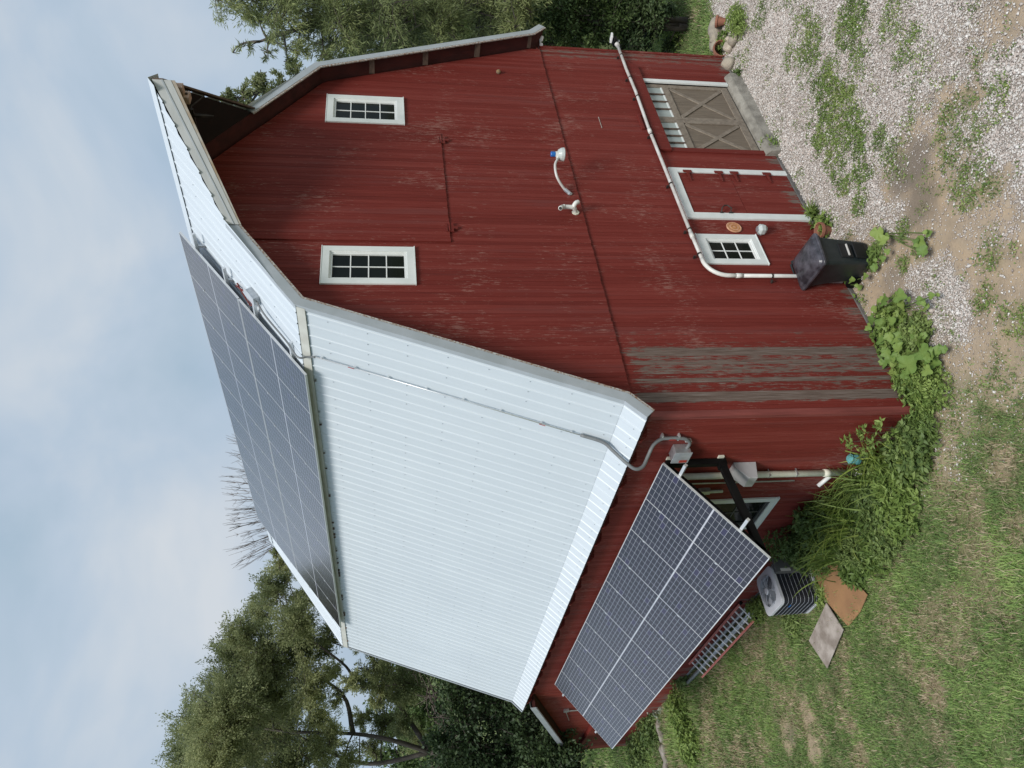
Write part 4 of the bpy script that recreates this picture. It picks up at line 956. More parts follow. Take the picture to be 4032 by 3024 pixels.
# downpipe, vent hood, taps on the side wall
dp = empty('downpipe', (-.07, 1.56, 0), 'cream plastic downpipe on the side wall near the corner', 'pipe')
b = MB(); b.tube([(-.075, 1.53, 3.75), (-.075, 1.545, 2.2), (-.075, 1.58, .36)], .054, 14); b.tube([(-.075, 1.57, .92), (-.075, 1.572, .80)], .064, 14); b.build('pipe', M['old_white'], dp, smooth=True)
b = MB(); b.tube([(-.075, 1.58, .36), (-.09, 1.58, .28), (-.16, 1.58, .22)], .062, 12); b.build('elbow', M['white_plastic'], dp, smooth=True)
b = MB(); b.tube([(-.10, 1.63, .78), (-.16, 1.83, .93)], .035, 10); b.build('branch', M['white_plastic'], dp, smooth=True)
for z in (1.9, 1.42): b = MB(); b.box((-.135, 1.50, z-.01), (-.004, 1.502, z+.01)); b.lathe([(.056, -.01), (.058, -.01), (.058, .01), (.056, .01)], (-.075, 1.555, z), 14); b.build('strap', M['galv'], dp)
b = MB(); b.prism([(-.004, 1.27, 2.58), (-.10, 1.27, 2.58), (-.30, 1.27, 2.40), (-.30, 1.27, 2.26), (-.004, 1.27, 2.20)], (0, .27, 0)); tag(b.build('vent_hood', mat('pale_grey_vent', (.50, .50, .51), (.44, .44, .45), .5), bevel=.006), 'pale grey boxy vent hood on the side wall above the downpipe', 'vent')
b = MB(); b.tube([(-.03, 1.83, 3.3), (-.03, 1.85, 1.3)], .012, 6); b.box((-.08, 2.02, 2.72), (-.004, 2.12, 2.92)); b.tube([(-.04, 2.07, 2.92), (-.04, 2.05, 3.6)], .014, 6); b.tube([(-.05, 2.07, 2.72), (-.05, 2.07, 2.5)], .03, 8)
tag(b.build('shutoff_box', M['galv']), 'little grey shut-off box with thin pipe on the wall under the tilted panels', 'box')
tp = empty('covered_tap', (-.1, 1.15, .5), 'turquoise cloth wrapped over a garden tap low on the side wall', 'tap')
b = MB()
for k in range(14):
    a = k/14*6.28; 
b.lathe([(.03, -.10), (.075, -.08), (.09, -.02), (.075, .05), (.085, .08), (.04, .12)], (-.09, 1.16, .58), 9, axis=(.1, -.15, 1)); b.build('cloth', M['turquoise'], tp)
b = MB(); b.tube([(-.05, 1.17, .45), (-.05, 1.17, .1)], .018, 8); b.build('standpipe', M['galv'], tp)

# ------------------------------------------------------------------ wheelie bin
bn = empty('wheelie_bin', (2.80, -.46, 0), 'scuffed black wheeled rubbish bin standing by the gable wall under the conduit', 'bin', local=True, rz=R(-11))
def rrect(w_, d_, r_, z, cx0=0, cy0=0, n=4, zf=None):
    P = []
    for qx, qy, a0 in ((1, -1, -90), (1, 1, 0), (-1, 1, 90), (-1, -1, 180)):
        for k in range(n+1):
            a = R(a0+90*k/n); x_ = cx0+qx*(w_/2-r_)+r_*math.cos(a); y_ = cy0+qy*(d_/2-r_)+r_*math.sin(a); P.append((x_, y_, z if zf is None else zf(x_, y_)))
    return P
def loft(rings, mi=0, b=None, capb=True, capt=True):
    b = b or MB(); n = len(rings[0]); V = [p for r_ in rings for p in r_]
    F = [(i*n+j, i*n+(j+1) % n, (i+1)*n+(j+1) % n, (i+1)*n+j) for i in range(len(rings)-1) for j in range(n)]
    if capb: F.append(tuple(range(n))[::-1])
    if capt: F.append(tuple((len(rings)-1)*n+j for j in range(n)))
    b.add(V, F, mi); return b
b = loft([rrect(.44, .46, .05, .03, 0, -.02), rrect(.46, .49, .05, .10, 0, -.02), rrect(.52, .60, .05, .62, 0, .0), rrect(.56, .68, .05, .90, 0, .02), rrect(.60, .72, .05, .905, 0, .02), rrect(.60, .73, .05, .975, 0, .02)])
b.build('body', M['bin'], bn, smooth=False, bevel=.006)
b = MB(); b.obox((0, -.300, .50), (.14, 0, 0), (0, .014, 0), (0, 0, .11)); b.obox((0, -.30, .24), (.15, 0, 0), (0, .012, .002), (0, -.02, .12)); b.build('front_recess', mat('recess_black', (.008, .008, .009), None, .6), bn, bevel=.01)
b = MB(); b.tube([(-.11, -.325, .47), (.11, -.325, .47)], .016, 8); b.build('grab_bar', M['pvc_dirty'], bn)
def lidz(base, amp): return lambda x_, y_: base+amp*(1-(abs(x_)/.34)**2.5)*(1-(abs(y_-.03)/.46)**3)
b = loft([rrect(.62, .80, .07, 0, 0, .03, zf=lambda x_, y_: .955), rrect(.645, .83, .08, 0, 0, .03, zf=lambda x_, y_: .96), rrect(.645, .83, .08, 0, 0, .03, zf=lambda x_, y_: .995), rrect(.61, .79, .08, 0, 0, .03, zf=lambda x_, y_: 1.008),
          rrect(.575, .75, .08, 0, 0, .03, zf=lambda x_, y_: 1.0), rrect(.53, .70, .08, 0, 0, .03, zf=lidz(1.02, .05)), rrect(.38, .52, .08, 0, 0, .05, zf=lidz(1.045, .05)), rrect(.2, .28, .06, 0, 0, .07, zf=lidz(1.06, .04))])
b.obox((0, -.24, 1.055), (.20, 0, 0), (0, .05, .0), (0, -.0, .006)); b.build('lid', M['bin_lid'], bn, smooth=False, bevel=.006)
b = MB(); b.tube([(-.30, .42, .95), (-.30, .50, .99), (.30, .50, .99), (.30, .42, .95)], .018, 8); b.tube([(-.33, .44, .985), (-.26, .44, .985)], .03, 8); b.tube([(.26, .44, .985), (.33, .44, .985)], .03, 8); b.build('handle', M['bin'], bn)
for sx in (-1, 1):
    b = MB(); b.lathe([(.06, -.025), (.125, -.025), (.13, 0), (.125, .025), (.06, .025)], (sx*.26, .24, .13), 18, axis=(1, 0, 0)); b.build('wheel', M['black_steel'], bn)
b = MB(); b.tube([(-.25, .24, .13), (.25, .24, .13)], .012, 6); b.build('axle', M['galv'], bn)

# ------------------------------------------------------------------ air conditioner
ac = empty('air_conditioner', (-.72, 4.74, 0), 'grey outdoor air conditioner with round fan guard beside the ladder', 'air conditioner', local=True)
AW, AD, AH = .76, .72, .80
b = loft([rrect(AW-.03, AD-.03, .10, .07), rrect(AW-.03, AD-.03, .10, AH)]); b.build('coil', M['ac_fin'], ac)
b = MB()
pr = rrect(AW-.012, AD-.012, .105, 0, n=5)
for k in range(46):
    pass
pts0 = []
n_pr = len(pr)
L_ = [np.hypot(pr[(i+1) % n_pr][0]-pr[i][0], pr[(i+1) % n_pr][1]-pr[i][1]) for i in range(n_pr)]
tot = sum(L_); m_ = 150
for k in range(m_):
    s = tot*k/m_; i = 0
    while s > L_[i]: s -= L_[i]; i += 1
    p, q = pr[i], pr[(i+1) % n_pr]; f = s/L_[i]; x, y = p[0]+(q[0]-p[0])*f, p[1]+(q[1]-p[1])*f
    b.box((x-.0016, y-.0016, .08), (x+.0016, y+.0016, AH))
b.build('fins', M['ac_fin'], ac); b = MB()
for z in np.linspace(.12, AH-.03, 9):
    ring = [(p[0]*1.008, p[1]*1.008, z) for p in pr]; b.tube(ring+[ring[0]], .0032, 4, cap=False)
b.build('wire_guard', M['ac_wire'], ac)
b = MB(); b.box((AW/2-.20, -AD/2-.028, .08), (AW/2+.0, -AD/2+.12, AH-.005)); b.box((AW/2-.20, -AD/2-.09, .36), (AW/2+.08, -AD/2-.029, AH-.02)); b.build('service_panel', M['ac_box'], ac, bevel=.008)
b = MB(); b.box((AW/2-.19, -AD/2-.0935, .50), (AW/2-.13, -AD/2-.0905, .70)); b.build('data_label', M['label_white'], ac)
b = loft([rrect(AW, AD, .11, .03), rrect(AW, AD, .11, .085)]); b.build('base_pan', M['ac_top'], ac, bevel=.004)
# top cover with a round opening
b = MB(); outr = rrect(AW+.01, AD+.01, .12, AH+.035, n=7); no = len(outr); Rf = .295
inn_ = []
for p in outr:
    a = math.atan2(p[1], p[0]); inn_.append((Rf*math.cos(a), Rf*math.sin(a), AH+.045))
low = [(p[0], p[1], AH-.03) for p in outr]; inl = [(p[0]*.97, p[1]*.97, AH-.03) for p in inn_]
V = low+outr+inn_+inl; F = []
for j in range(no):
    k = (j+1) % no; F += [(j, k, no+k, no+j), (no+j, no+k, 2*no+k, 2*no+j), (2*no+j, 2*no+k, 3*no+k, 3*no+j), (3*no+j, 3*no+k, k, j)]
b.add(V, F); b.build('top_cover', M['ac_top'], ac, smooth=False, bevel=.006)
b = MB(); b.lathe([(.29, AH-.012), (.29, AH-.010)], (0, 0, 0), 24); b.build('fan_well', M['ac_dark'], ac)
b = MB()
for k in range(3):
    a = k*2.094+.4; b.prism([(.05*math.cos(a), .05*math.sin(a), AH+.0), (.27*math.cos(a-.35), .27*math.sin(a-.35), AH+.005), (.28*math.cos(a+.5), .28*math.sin(a+.5), AH+.02)], (0, 0, .006))
b.build('fan_blades', M['ac_top'], ac)
b = MB()
for k in range(11):
    r_ = .085+k*.0205; z = AH+.052+.018*(1-(r_/.3)**2); ring = [(r_*math.cos(t), r_*math.sin(t), z) for t in np.linspace(0, 6.2832, 40)]; b.tube(ring, .0032, 4, cap=False)
for k in range(6):
    a = k*1.0472+.2; b.tube([(.06*math.cos(a), .06*math.sin(a), AH+.075), (.18*math.cos(a+.12), .18*math.sin(a+.12), AH+.070), (.30*math.cos(a+.10), .30*math.sin(a+.10), AH+.05)], .0065, 5)
b.build('fan_guard', M['ac_wire'], ac)
b = MB(); b.lathe([(.06, AH+.06), (.07, AH+.075), (.06, AH+.088), (.02, AH+.09)], (0, 0, 0), 18); b.build('motor_cap', M['ac_top'], ac)
b = MB(); b.box((-AW/2-.008, -.22, .60), (-AW/2-.004, -.12, .625)); b.build('badge', M['blue'], ac)

# ------------------------------------------------------------------ ladder, pipes, boards
ld = empty('ladder', (-.2, 8.8, .1), 'long red-railed ladder lying tilted on the grass beyond the air conditioner', 'ladder')
LA, LB2 = np.array([-.40, 0, .13]), np.array([-.05, 0, .38])
dl = (LB2-LA)/np.linalg.norm(LB2-LA); nl = np.array([-dl[2], 0, dl[0]])
for P_ in (LA, LB2):
    b = MB(); b.obox(P_+np.array([0, 8.83, 0]), dl*.012, (0, 1.88, 0), nl*.042); b.obox(P_+np.array([0, 8.83, 0])+nl*.038, dl*.022, (0, 1.88, 0), nl*.004); b.obox(P_+np.array([0, 8.83, 0])-nl*.038, dl*.022, (0, 1.88, 0), nl*.004); b.build('rail', M['ladder_red'], ld)
for i in range(14):
    y = 7.08+i*.269; b = MB(); b.tube([LA+np.array([0, y, 0]), LB2+np.array([0, y, 0])], .019, 8); b.build('rung', M['white_plastic'], ld)
b = MB(); b.obox(LA+dl*.17+np.array([0, 8.8, 0])-nl*.05, dl*.02, (0, 1.78, 0), nl*.014); b.build('fly_section', M['galv'], ld)
b = MB(); b.obox(LA+np.array([0, 6.93, 0]), dl*.03, (0, .035, 0), nl*.03); b.obox(LB2+np.array([0, 6.93, 0]), dl*.03, (0, .035, 0), nl*.03); b.build('foot', M['black_steel'], ld)
for k, (x, lab) in enumerate(((-.22, 'left'), (-.02, 'right'))):
    b = MB(); b.tube([(x, 7.0+.25*k, .10), (x+.05, 12.0+.25*k, .10)], .048, 12, mi=0)
    tag(b.build('metal_pipe', M['galv'], smooth=True), 'long grey metal pipe on the grass under the ladder, nearer the lawn' if k == 0 else 'long grey metal pipe under the ladder, closer to the red wall', 'pipe')
cs = [(-1.22, 4.24), (-1.53, 5.28), (-2.15, 5.0), (-1.8, 4.04)]
b = MB(); b.prism([(x, y, .055) for x, y in cs], (0, 0, .02)); tag(b.build('flat_board', M['slab'], bevel=.004), 'mottled grey board lying flat on the lawn in front of the air conditioner', 'board')
b = MB(); b.prism([(-.30, 4.36, .035), (-1.25, 4.22, .035), (-1.80, 3.90, .035), (-1.74, 3.40, .035), (-1.60, 3.02, .035), (-1.10, 3.3, .035), (-.50, 3.72, .035)], (0, 0, .014)); tag(b.build('weathered_sheet', M['ply']), 'orange-brown weathered sheet half covered by weeds beside the grey board', 'board')
#@@PART3
# ------------------------------------------------------------------ trees
def curve(p, q, bend=.15, n=6, sag=0):
    p, q = np.array(p, float), np.array(q, float); L = np.linalg.norm(q-p); m = (p+q)/2+rng.normal(0, bend*L*.5, 3)+np.array([0, 0, -sag*L])
    t = np.linspace(0, 1, n)[:, None]; return (1-t)**2*p+2*t*(1-t)*m+t*t*q
def foliage(clumps, dens, leaf, tw_per=16, droop=.0, jitter=.14, along=.8, flat=.9, tone=.28):
    """twigs run out through every clump; leaves sit along them"""
    P, D, T, TW = [], [], [], []
    for c, r_ in clumps:
        c = np.array(c, float); ntw = max(5, int(tw_per*r_*r_)); ct = rng.normal(.5, tone*.55)
        for k in range(ntw):
            v = rng.normal(size=3); v /= np.linalg.norm(v); e = c+v*np.array([1, 1, flat])*r_*rng.uniform(.55, 1.12); s = c+rng.normal(0, .22*r_, 3)-v*.1*r_
            e[2] -= droop*r_*rng.uniform(.2, 1); cv = curve(s, e, .25, 6); TW.append(cv)
            n = max(3, int(dens*r_*r_/ntw)); t = rng.uniform(.12, 1, n)**.8*5; i = np.clip(t.astype(int), 0, 4); f = (t-i)[:, None]
            p = cv[i]*(1-f)+cv[i+1]*f; d = cv[i+1]-cv[i]; d = d/(np.linalg.norm(d, axis=1, keepdims=True)+1e-9)
            p = p+rng.normal(0, jitter, (n, 3))*np.minimum(1, r_); dd = d*along+rng.normal(0, .55, (n, 3)); dd[:, 2] -= droop*.6
            P.append(p); D.append(dd); T.append(np.clip(ct+rng.normal(0, .13)+rng.normal(0, .12, n), 0, 1))
    P, D, T = np.concatenate(P), np.concatenate(D), np.concatenate(T); n = len(P)
    V, F = leaf_quads(P, D, leaf[0]*rng.uniform(.65, 1.25, n), leaf[1]*rng.uniform(.7, 1.2, n))
    return V, F, np.repeat(T, 4), TW
def leafmat(name, dark, mid, light, trans=.3, rough=.55):
    return attrmat(name, [(0, dark), (.5, mid), (1, light)], rough, trans=trans, spec=.35)
LM = dict(olive=leafmat('olive_leaves', (.17, .20, .085), (.27, .30, .14), (.40, .42, .20), .5),
          willow=leafmat('willow_leaves', (.11, .14, .055), (.20, .235, .095), (.33, .36, .14)),
          shrub=leafmat('shrub_leaves', (.045, .08, .026), (.085, .135, .042), (.15, .21, .07)),
          dark=leafmat('dark_leaves', (.022, .042, .018), (.042, .072, .028), (.09, .13, .048), .2),
          lime=leafmat('lime_straps', (.16, .24, .05), (.27, .37, .075), (.42, .50, .13), .35),
          weed=leafmat('weed_leaves', (.10, .16, .04), (.18, .265, .065), (.30, .39, .11), .3),
          deep=leafmat('deep_weed_leaves', (.08, .13, .042), (.135, .20, .062), (.22, .29, .09), .25),
          squash=leafmat('squash_leaves', (.11, .19, .045), (.17, .27, .065), (.26, .35, .09), .3),
          grey=leafmat('grey_green_leaves', (.14, .17, .12), (.22, .26, .19), (.45, .47, .40), .2))
def tree(name, label, cat, base, limbs, clumps, lm, dens=1900, leaf=(.10, .036), r0=.28, droop=0, group=None, tw=16, twig_r=.010, bark='bark', ntwig=700, **kw):
    base = np.array(base, float); root = empty(name, tuple(base), label, cat, group)
    tr = MB(); top = limbs[0][0] if limbs else base+np.array([0, 0, 3.])
    top = np.array(top, float); tr.tube(curve(base-[0, 0, .2], top, .06, 7), list(np.linspace(r0, r0*.78, 7)), 10); t_o = tr.build('trunk', M[bark], root, smooth=True)
    pts_all = []; lb_ = MB()
    for L in limbs:
        L = [np.array(q, float) for q in L]; S = smooth(L, 5); lb_.tube(S, list(np.linspace(r0*.7, r0*.22, len(S))), 8); pts_all += S
    if not pts_all: pts_all = [top]
    pa = np.array(pts_all)
    for c, r_ in clumps:
        c = np.array(c, float); i = np.argmin(np.linalg.norm(pa-c, axis=1)+.6*np.maximum(0, pa[:, 2]-c[2])); cv = curve(pa[i], c, .22, 8); lb_.tube(cv, list(np.linspace(r0*.26, r0*.07, 8)), 6)
    V, F, T, TW = foliage(clumps, dens, leaf, tw, droop, **kw)
    for cv in TW[::max(1, len(TW)//ntwig)]: lb_.tube(cv, list(np.linspace(twig_r*1.6, twig_r*.5, 6)), 3, cap=False)
    lb_.build('limbs', M[bark], root, smooth=True)
    rawmesh('crown', V, F, LM[lm], root, rnd=T); return root
G = lambda p: (p[0], p[1], 0)
# big tree beyond the far end of the barn
CL = [(430, 1560, 1.25), (425, 1625, 1.4), (450, 1690, 1.5), (480, 1480, 1.0), (505, 1420, 1.15), (520, 1372, .9), (560, 1325, .9), (590, 1275, .9), (610, 1228, .75), (600, 1195, .35),
      (500, 1540, 1.5), (520, 1620, 1.6), (570, 1420, 1.4), (580, 1500, 1.5), (600, 1580, 1.6), (640, 1340, 1.1), (655, 1290, .8), (650, 1400, 1.3), (670, 1480, 1.2), (690, 1555, .9), (620, 1665, 1.5),
      (705, 1375, .7), (735, 1500, .45), (800, 1460, .8), (830, 1555, .8), (740, 1655, .8), (870, 1490, 1.0), (560, 1560, 1.4), (470, 1580, 1.3), (540, 1480, 1.3), (690, 1620, .8), (455, 1530, .8), (900, 1600, .7), (790, 1390, .5), (840, 1430, .7), (780, 1560, .55), (760, 1480, .5), (800, 1620, .6), (870, 1560, .6), (710, 1600, .7), (720, 1450, .5), (820, 1500, .5)]
D_ = lambda i: 29.5+2.4*math.sin(i*2.4)
clumps = [(hd(x, y, D_(i)), r_) for i, (x, y, r_) in enumerate(CL)]
fork = hd(930, 1625, 29.5)
limbs = [[fork, hd(850, 1600, 29), hd(763, 1585, 29), hd(617, 1580, 29.5), hd(500, 1560, 30)], [fork, hd(880, 1550, 29.5), hd(850, 1513, 29), hd(770, 1466, 28.5), hd(737, 1430, 28.5), hd(640, 1360, 29)],
         [fork, hd(800, 1650, 30), hd(700, 1620, 30), hd(600, 1560, 30)], [hd(763, 1585, 29), hd(740, 1500, 29), hd(650, 1440, 29)], [hd(850, 1513, 29), hd(790, 1400, 29), hd(750, 1390, 29)]]
tree('shade_tree', 'tall olive-green shade tree with dark bending limbs beyond the far end of the barn', 'tree', G(fork), limbs, clumps, 'olive', 6800, (.095, .033), .13, tw=60, group='trees behind the barn', jitter=.075, tone=.75)
# leafless tree seen over the ridge
tc_ = hd(760, 1090, 37); bt = empty('bare_tree', (tc_[0], tc_[1], 0), 'leafless tree whose fine bare twigs show above the far end of the panels', 'tree', 'trees behind the barn')
b = MB(); b.tube(curve((tc_[0], tc_[1], -.2), tc_, .04, 6), list(np.linspace(.3, .2, 6)), 8); b.build('trunk', M['bark_red'], bt)
b = MB()
for k in range(64):
    yy = 900+k*5.3+rng.uniform(-8, 8); tip = hd(468+abs(yy-1070)*.17+rng.uniform(-4, 40), yy, 37+rng.uniform(-2, 2)); st = hd(700+rng.uniform(-20, 30), 1075+(yy-1075)*.35, 37); main = curve(st, tip, .09, 9)
    b.tube(main, list(np.linspace(.030, .006, 9)), 4)
    for j in range(14):
        i = rng.integers(2, 8); d = main[i+0]-main[i-1]; d = d/np.linalg.norm(d)+rng.normal(0, .42, 3); q = main[i]+d*rng.uniform(.35, .9)*(1-i/14)
        cv = curve(main[i], q, .12, 5); b.tube(cv, list(np.linspace(.010, .004, 5)), 3, cap=False)
b.build('twigs', M['bark_red'], bt)
# dark growth behind the lean-to
for nm, lab, cc in (('dark_maple', 'dark big-leaved tree crowding behind the white roof edge of the lean-to', [(1010, 1470, 1.0), (1040, 1530, 1.2), (1100, 1560, 1.2), (1080, 1500, 1.0), (1150, 1590, 1.0), (1130, 1530, .8), (1180, 1600, .9), (990, 1530, 1.1), (1060, 1450, .9), (970, 1440, .7)]),
                    ('dark_maple', 'dark leafy tree at the very edge of the view below the shade tree', [(1010, 1620, 1.2), (1080, 1640, 1.3), (1150, 1660, 1.2), (1220, 1650, .9), (1040, 1690, 1.4), (1130, 1710, 1.3), (960, 1610, .9), (1250, 1680, .8), (1210, 1615, .6)])):
    cl = [(hd(x, y, 26.5+.9*math.sin(i*1.7)), r_) for i, (x, y, r_) in enumerate(cc)]; c0 = np.mean([c for c, _ in cl], 0)
    tree(nm, lab, 'tree', (c0[0]+1.6, c0[1]+1.6, 0) if 'crowding' in lab else tuple(gp(1235, 1730)), [[c0-[0, 0, 1.5], c0]], cl, 'dark', 1500, (.13, .075), .16, tw=12, group='trees behind the barn', ntwig=120)
cl = [(hd(x, y, 27.5), r_) for x, y, r_ in ((960, 1560, .7), (930, 1500, .7), (900, 1440, .6), (985, 1600, .6), (950, 1650, .8))]; c0 = np.mean([c for c, _ in cl], 0)
root = tree('dead_shrub', 'dry grey tangled twiggy shrub below the shade tree limbs', 'shrub', G(c0), [[c0-[0, 0, 1], c0]], cl, 'dark', 120, (.07, .03), .10, tw=60, twig_r=.012, bark='bark_red', ntwig=400)
for i, (px, py, rr) in enumerate(((850, 1560, 2.6), (880, 1420, 2.4), (980, 1500, 2.2), (900, 1680, 2.6), (1090, 1600, 2.0))):
    c = hd(px+20, py, 42+i*2.5)
    cl = [(c+np.array([dx, dy, dz]), rr*.62) for dx, dy, dz in ((0, 0, 0), (1.4, -.6, .5), (-1.4, .6, .2), (.3, .4, -1.6), (-.9, -.3, -1.4))]
    tree('far_tree', ['hazy mid-green tree seen through the gap under the limbs', 'mid-green tree behind the far corner of the main roof', 'dark green tree far behind the lean-to', 'green tree at the edge of the view far behind the limbs', 'low dark tree far beyond the shed'][i], 'tree', G(c), [[c-[0, 0, 2], c]], cl, 'shrub', 520, (.24, .11), .2, tw=5, group='trees beyond the yard', ntwig=30, twig_r=.02)
# willow beyond the right-hand side
CL = [(470, -30, .8), (545, 5, .75), (610, 25, .8), (560, 45, .4), (600, 85, .38), (640, 105, .35), (670, 65, .8), (715, 105, .6), (700, 120, .35), (770, 60, 1.1), (700, -10, 1.2), (850, 35, 1.2), (940, 20, 1.2), (860, 90, .75), (950, 70, .85), (1040, 15, 1.1), (1040, 60, .8), (1120, 5, .9),
      (800, -60, 1.5), (950, -70, 1.5), (590, -60, 1.3), (1060, -60, 1.4), (800, 95, .5), (1110, 50, .5), (520, 95, .14), (505, 112, .08), (540, 100, .16), (575, 112, .2), (620, 130, .22), (740, 40, .9), (620, -20, .9), (900, 60, .9)]
cl = [(hd(x, y, 21+1.0*math.sin(i*2.1)+(2.5 if y < -40 else 0)), r_) for i, (x, y, r_) in enumerate(CL)]
wb = hd(1000, -70, 24)
tree('willow', 'broad willow with long narrow drooping leaves rising beyond the right roof slope', 'tree', G(wb), [[wb-[0, 0, 1], hd(900, -20, 23), hd(760, 20, 22), hd(640, 40, 21.5)], [wb-[0, 0, 1], hd(950, 30, 22), hd(800, 60, 21.5)], [hd(760, 20, 22), hd(650, 60, 21.3), hd(560, 90, 21)], [hd(900, -20, 23), hd(700, -40, 23), hd(520, -20, 22)]], cl, 'willow', 3300, (.15, .022), .13, tw=34, droop=.25, jitter=.09, along=1.0, ntwig=900, twig_r=.009)
cl = [(hd(x, y, 27), r_) for x, y, r_ in ((500, 222, .42), (490, 205, .35), (520, 200, .4), (560, 185, .5), (566, 165, .33), (590, 200, .6), (530, 235, .5), (610, 175, .4), (650, 190, .7), (640, 160, .5))]; c0 = hd(640, 215, 27)
tree('leafy_tree', 'small-leaved tree whose top shows between the hay hood and the right roof slope', 'tree', G(c0), [[c0-[0, 0, 1], c0, hd(560, 195, 27)]], cl, 'olive', 2600, (.13, .042), .2, tw=30, jitter=.08, group='trees behind the barn')
for i, (px, py, rr) in enumerate(((880, 0, 2.6), (1000, 60, 2.3), (1120, 10, 2.2), (780, 80, 2.2), (1230, 20, 1.8), (1350, 30, 1.5))):
    c = hd(px, py, 30+i*.7)
    cl = [(c+np.array([dx, dy, dz]), rr*.62) for dx, dy, dz in ((0, 0, 0), (1.4, -1.6, .5), (-1.0, 1.4, .2), (.3, .4, -1.6), (-.9, -.3, -1.4))]
    tree('far_tree', ['dim tree behind the middle of the willow', 'dim tree behind the lower willow by the roof edge', 'dim tree beyond the top of the shrub row', 'dim tree behind the upper willow branches', 'dark tree behind the middle of the shrub row', 'dark low tree behind the foot of the shrub row'][i], 'tree', G(c), [[c-[0, 0, 2], c]], cl, 'dark' if i > 3 else 'shrub', 700, (.22, .09), .2, tw=6, group='trees beyond the yard', ntwig=30, twig_r=.02)
for i, cc in enumerate(([(1175, 45, .8), (1230, 70, .75), (1190, 95, .6), (1250, 40, .8), (1170, 0, .8), (1210, 10, .8)], [(1290, 20, .85), (1310, 70, .8), (1275, 95, .5), (1340, 50, .7), (1320, -20, .9), (1260, -20, .8)], [(1440, 60, .35), (1445, 100, .3), (1440, 10, .45), (1380, 20, .7), (1400, 60, .55), (1370, 95, .4), (1390, -20, .9), (1345, 100, .45), (1420, 20, .5)])):
    cl = [(hd(x, y, 21.5+.5*math.sin(j*2)), r_) for j, (x, y, r_) in enumerate(cc)]; c0 = np.mean([c for c, _ in cl], 0)
    tree('tall_shrub', ['leafy green shrub nearest the roof eave at the right end of the row', 'leafy green shrub in the middle of the row beyond the gable corner', 'low leafy shrub at the foot of the row beside the mown grass'][i], 'shrub', G(c0), [[c0-[0, 0, .8], c0]], cl, 'shrub' if i < 2 else 'dark', 2600, (.11, .048), .09, tw=20, group='shrubs beyond the right corner', ntwig=90)

# ------------------------------------------------------------------ plants round the foot of the walls
def plant(name, label, cat, at_, parts, group=None):
    root = empty(name, (float(at_[0]), float(at_[1]), 0), label, cat, group)
    for nm, V, F, T, mt in parts: rawmesh(nm, V, F, mt, root, rnd=T, smooth=False)
    return root
def cat_(L):
    V, F, T = [], [], []; o = 0
    for v, f, t in L: V.append(v); F.append(f+o); T.append(t); o += len(v)
    return np.concatenate(V), np.concatenate(F), np.concatenate(T)
def strap_clump(c, n, L, W, spread=.10, lean=(.35, 1.25), bias=(0, 0), bias_w=0):
    out_ = []
    for i in range(n):
        a = rng.uniform(0, 6.28); d = np.array([math.cos(a), math.sin(a)])+np.array(bias)*bias_w; d /= np.linalg.norm(d); p0 = np.array([c[0], c[1], c[2] if len(c) > 2 else 0])+np.array([*rng.normal(0, spread, 2), 0])
        l = L*rng.uniform(.6, 1.15); th = rng.uniform(*lean); k = 8; sdv = np.array([-d[1], d[0], 0]); V = []; p = p0.copy(); ang = .12
        for j in range(k):
            w_ = W*(1-(j/(k-1))**2.2)*.5+.0008; V += [p-sdv*w_, p+sdv*w_]; ang += th*1.5/k; p = p+np.array([d[0]*math.sin(ang), d[1]*math.sin(ang), math.cos(ang)])*l/k; p[2] = max(p[2], .02)
        F = [(2*j, 2*j+1, 2*j+3, 2*j+2) for j in range(k-1)]; out_.append((np.array(V), np.array(F), np.full(2*k, np.clip(rng.normal(.5, .22), 0, 1))))
    return cat_(out_)
def bush_leaves(c, rx, ry, rz, n, leaf, tone=.5, whorl=6):
    """stems rise from the base and carry small whorls of leaves"""
    m_ = max(1, n//whorl); v = rng.normal(size=(m_, 3)); v /= np.linalg.norm(v, axis=1, keepdims=True); v[:, 2] = np.abs(v[:, 2]); rad = rng.uniform(.35, 1.05, m_)[:, None]
    C = np.array(c)+v*rad*np.array([rx, ry, rz]); up = v*.6+np.array([0, 0, .8])+rng.normal(0, .25, (m_, 3)); up /= np.linalg.norm(up, axis=1, keepdims=True)
    P = np.repeat(C, whorl, 0); U = np.repeat(up, whorl, 0); q = rng.normal(size=(m_*whorl, 3)); q -= U*(q*U).sum(1, keepdims=True); q /= np.linalg.norm(q, axis=1, keepdims=True)
    V, F = leaf_quads(P+rng.normal(0, .008, P.shape), q+U*rng.uniform(-.1, .7, (len(P), 1)), leaf[0]*rng.uniform(.6, 1.25, len(P)), leaf[1]*rng.uniform(.7, 1.2, len(P)))
    T = np.repeat(np.repeat(np.clip(rng.normal(tone, .2, m_), 0, 1), whorl), 4); return V, F, T, C
def bush(name, label, c, r3, n, leaf, lm, tone=.5, group=None, cat='weed', whorl=6):
    V, F, T, C = bush_leaves((c[0], c[1], .02), *r3, n, leaf, tone, whorl); root = plant(name, label, cat, c, [('leaves', V, F, T, LM[lm])], group)
    b = MB()
    for q in C[::max(1, len(C)//60)]: b.tube(curve((c[0]+(q[0]-c[0])*.3, c[1]+(q[1]-c[1])*.3, -.02), q, .12, 4), [.006, .005, .004, .003], 4, cap=False)
    b.build('stems', M['stem'], root); return root
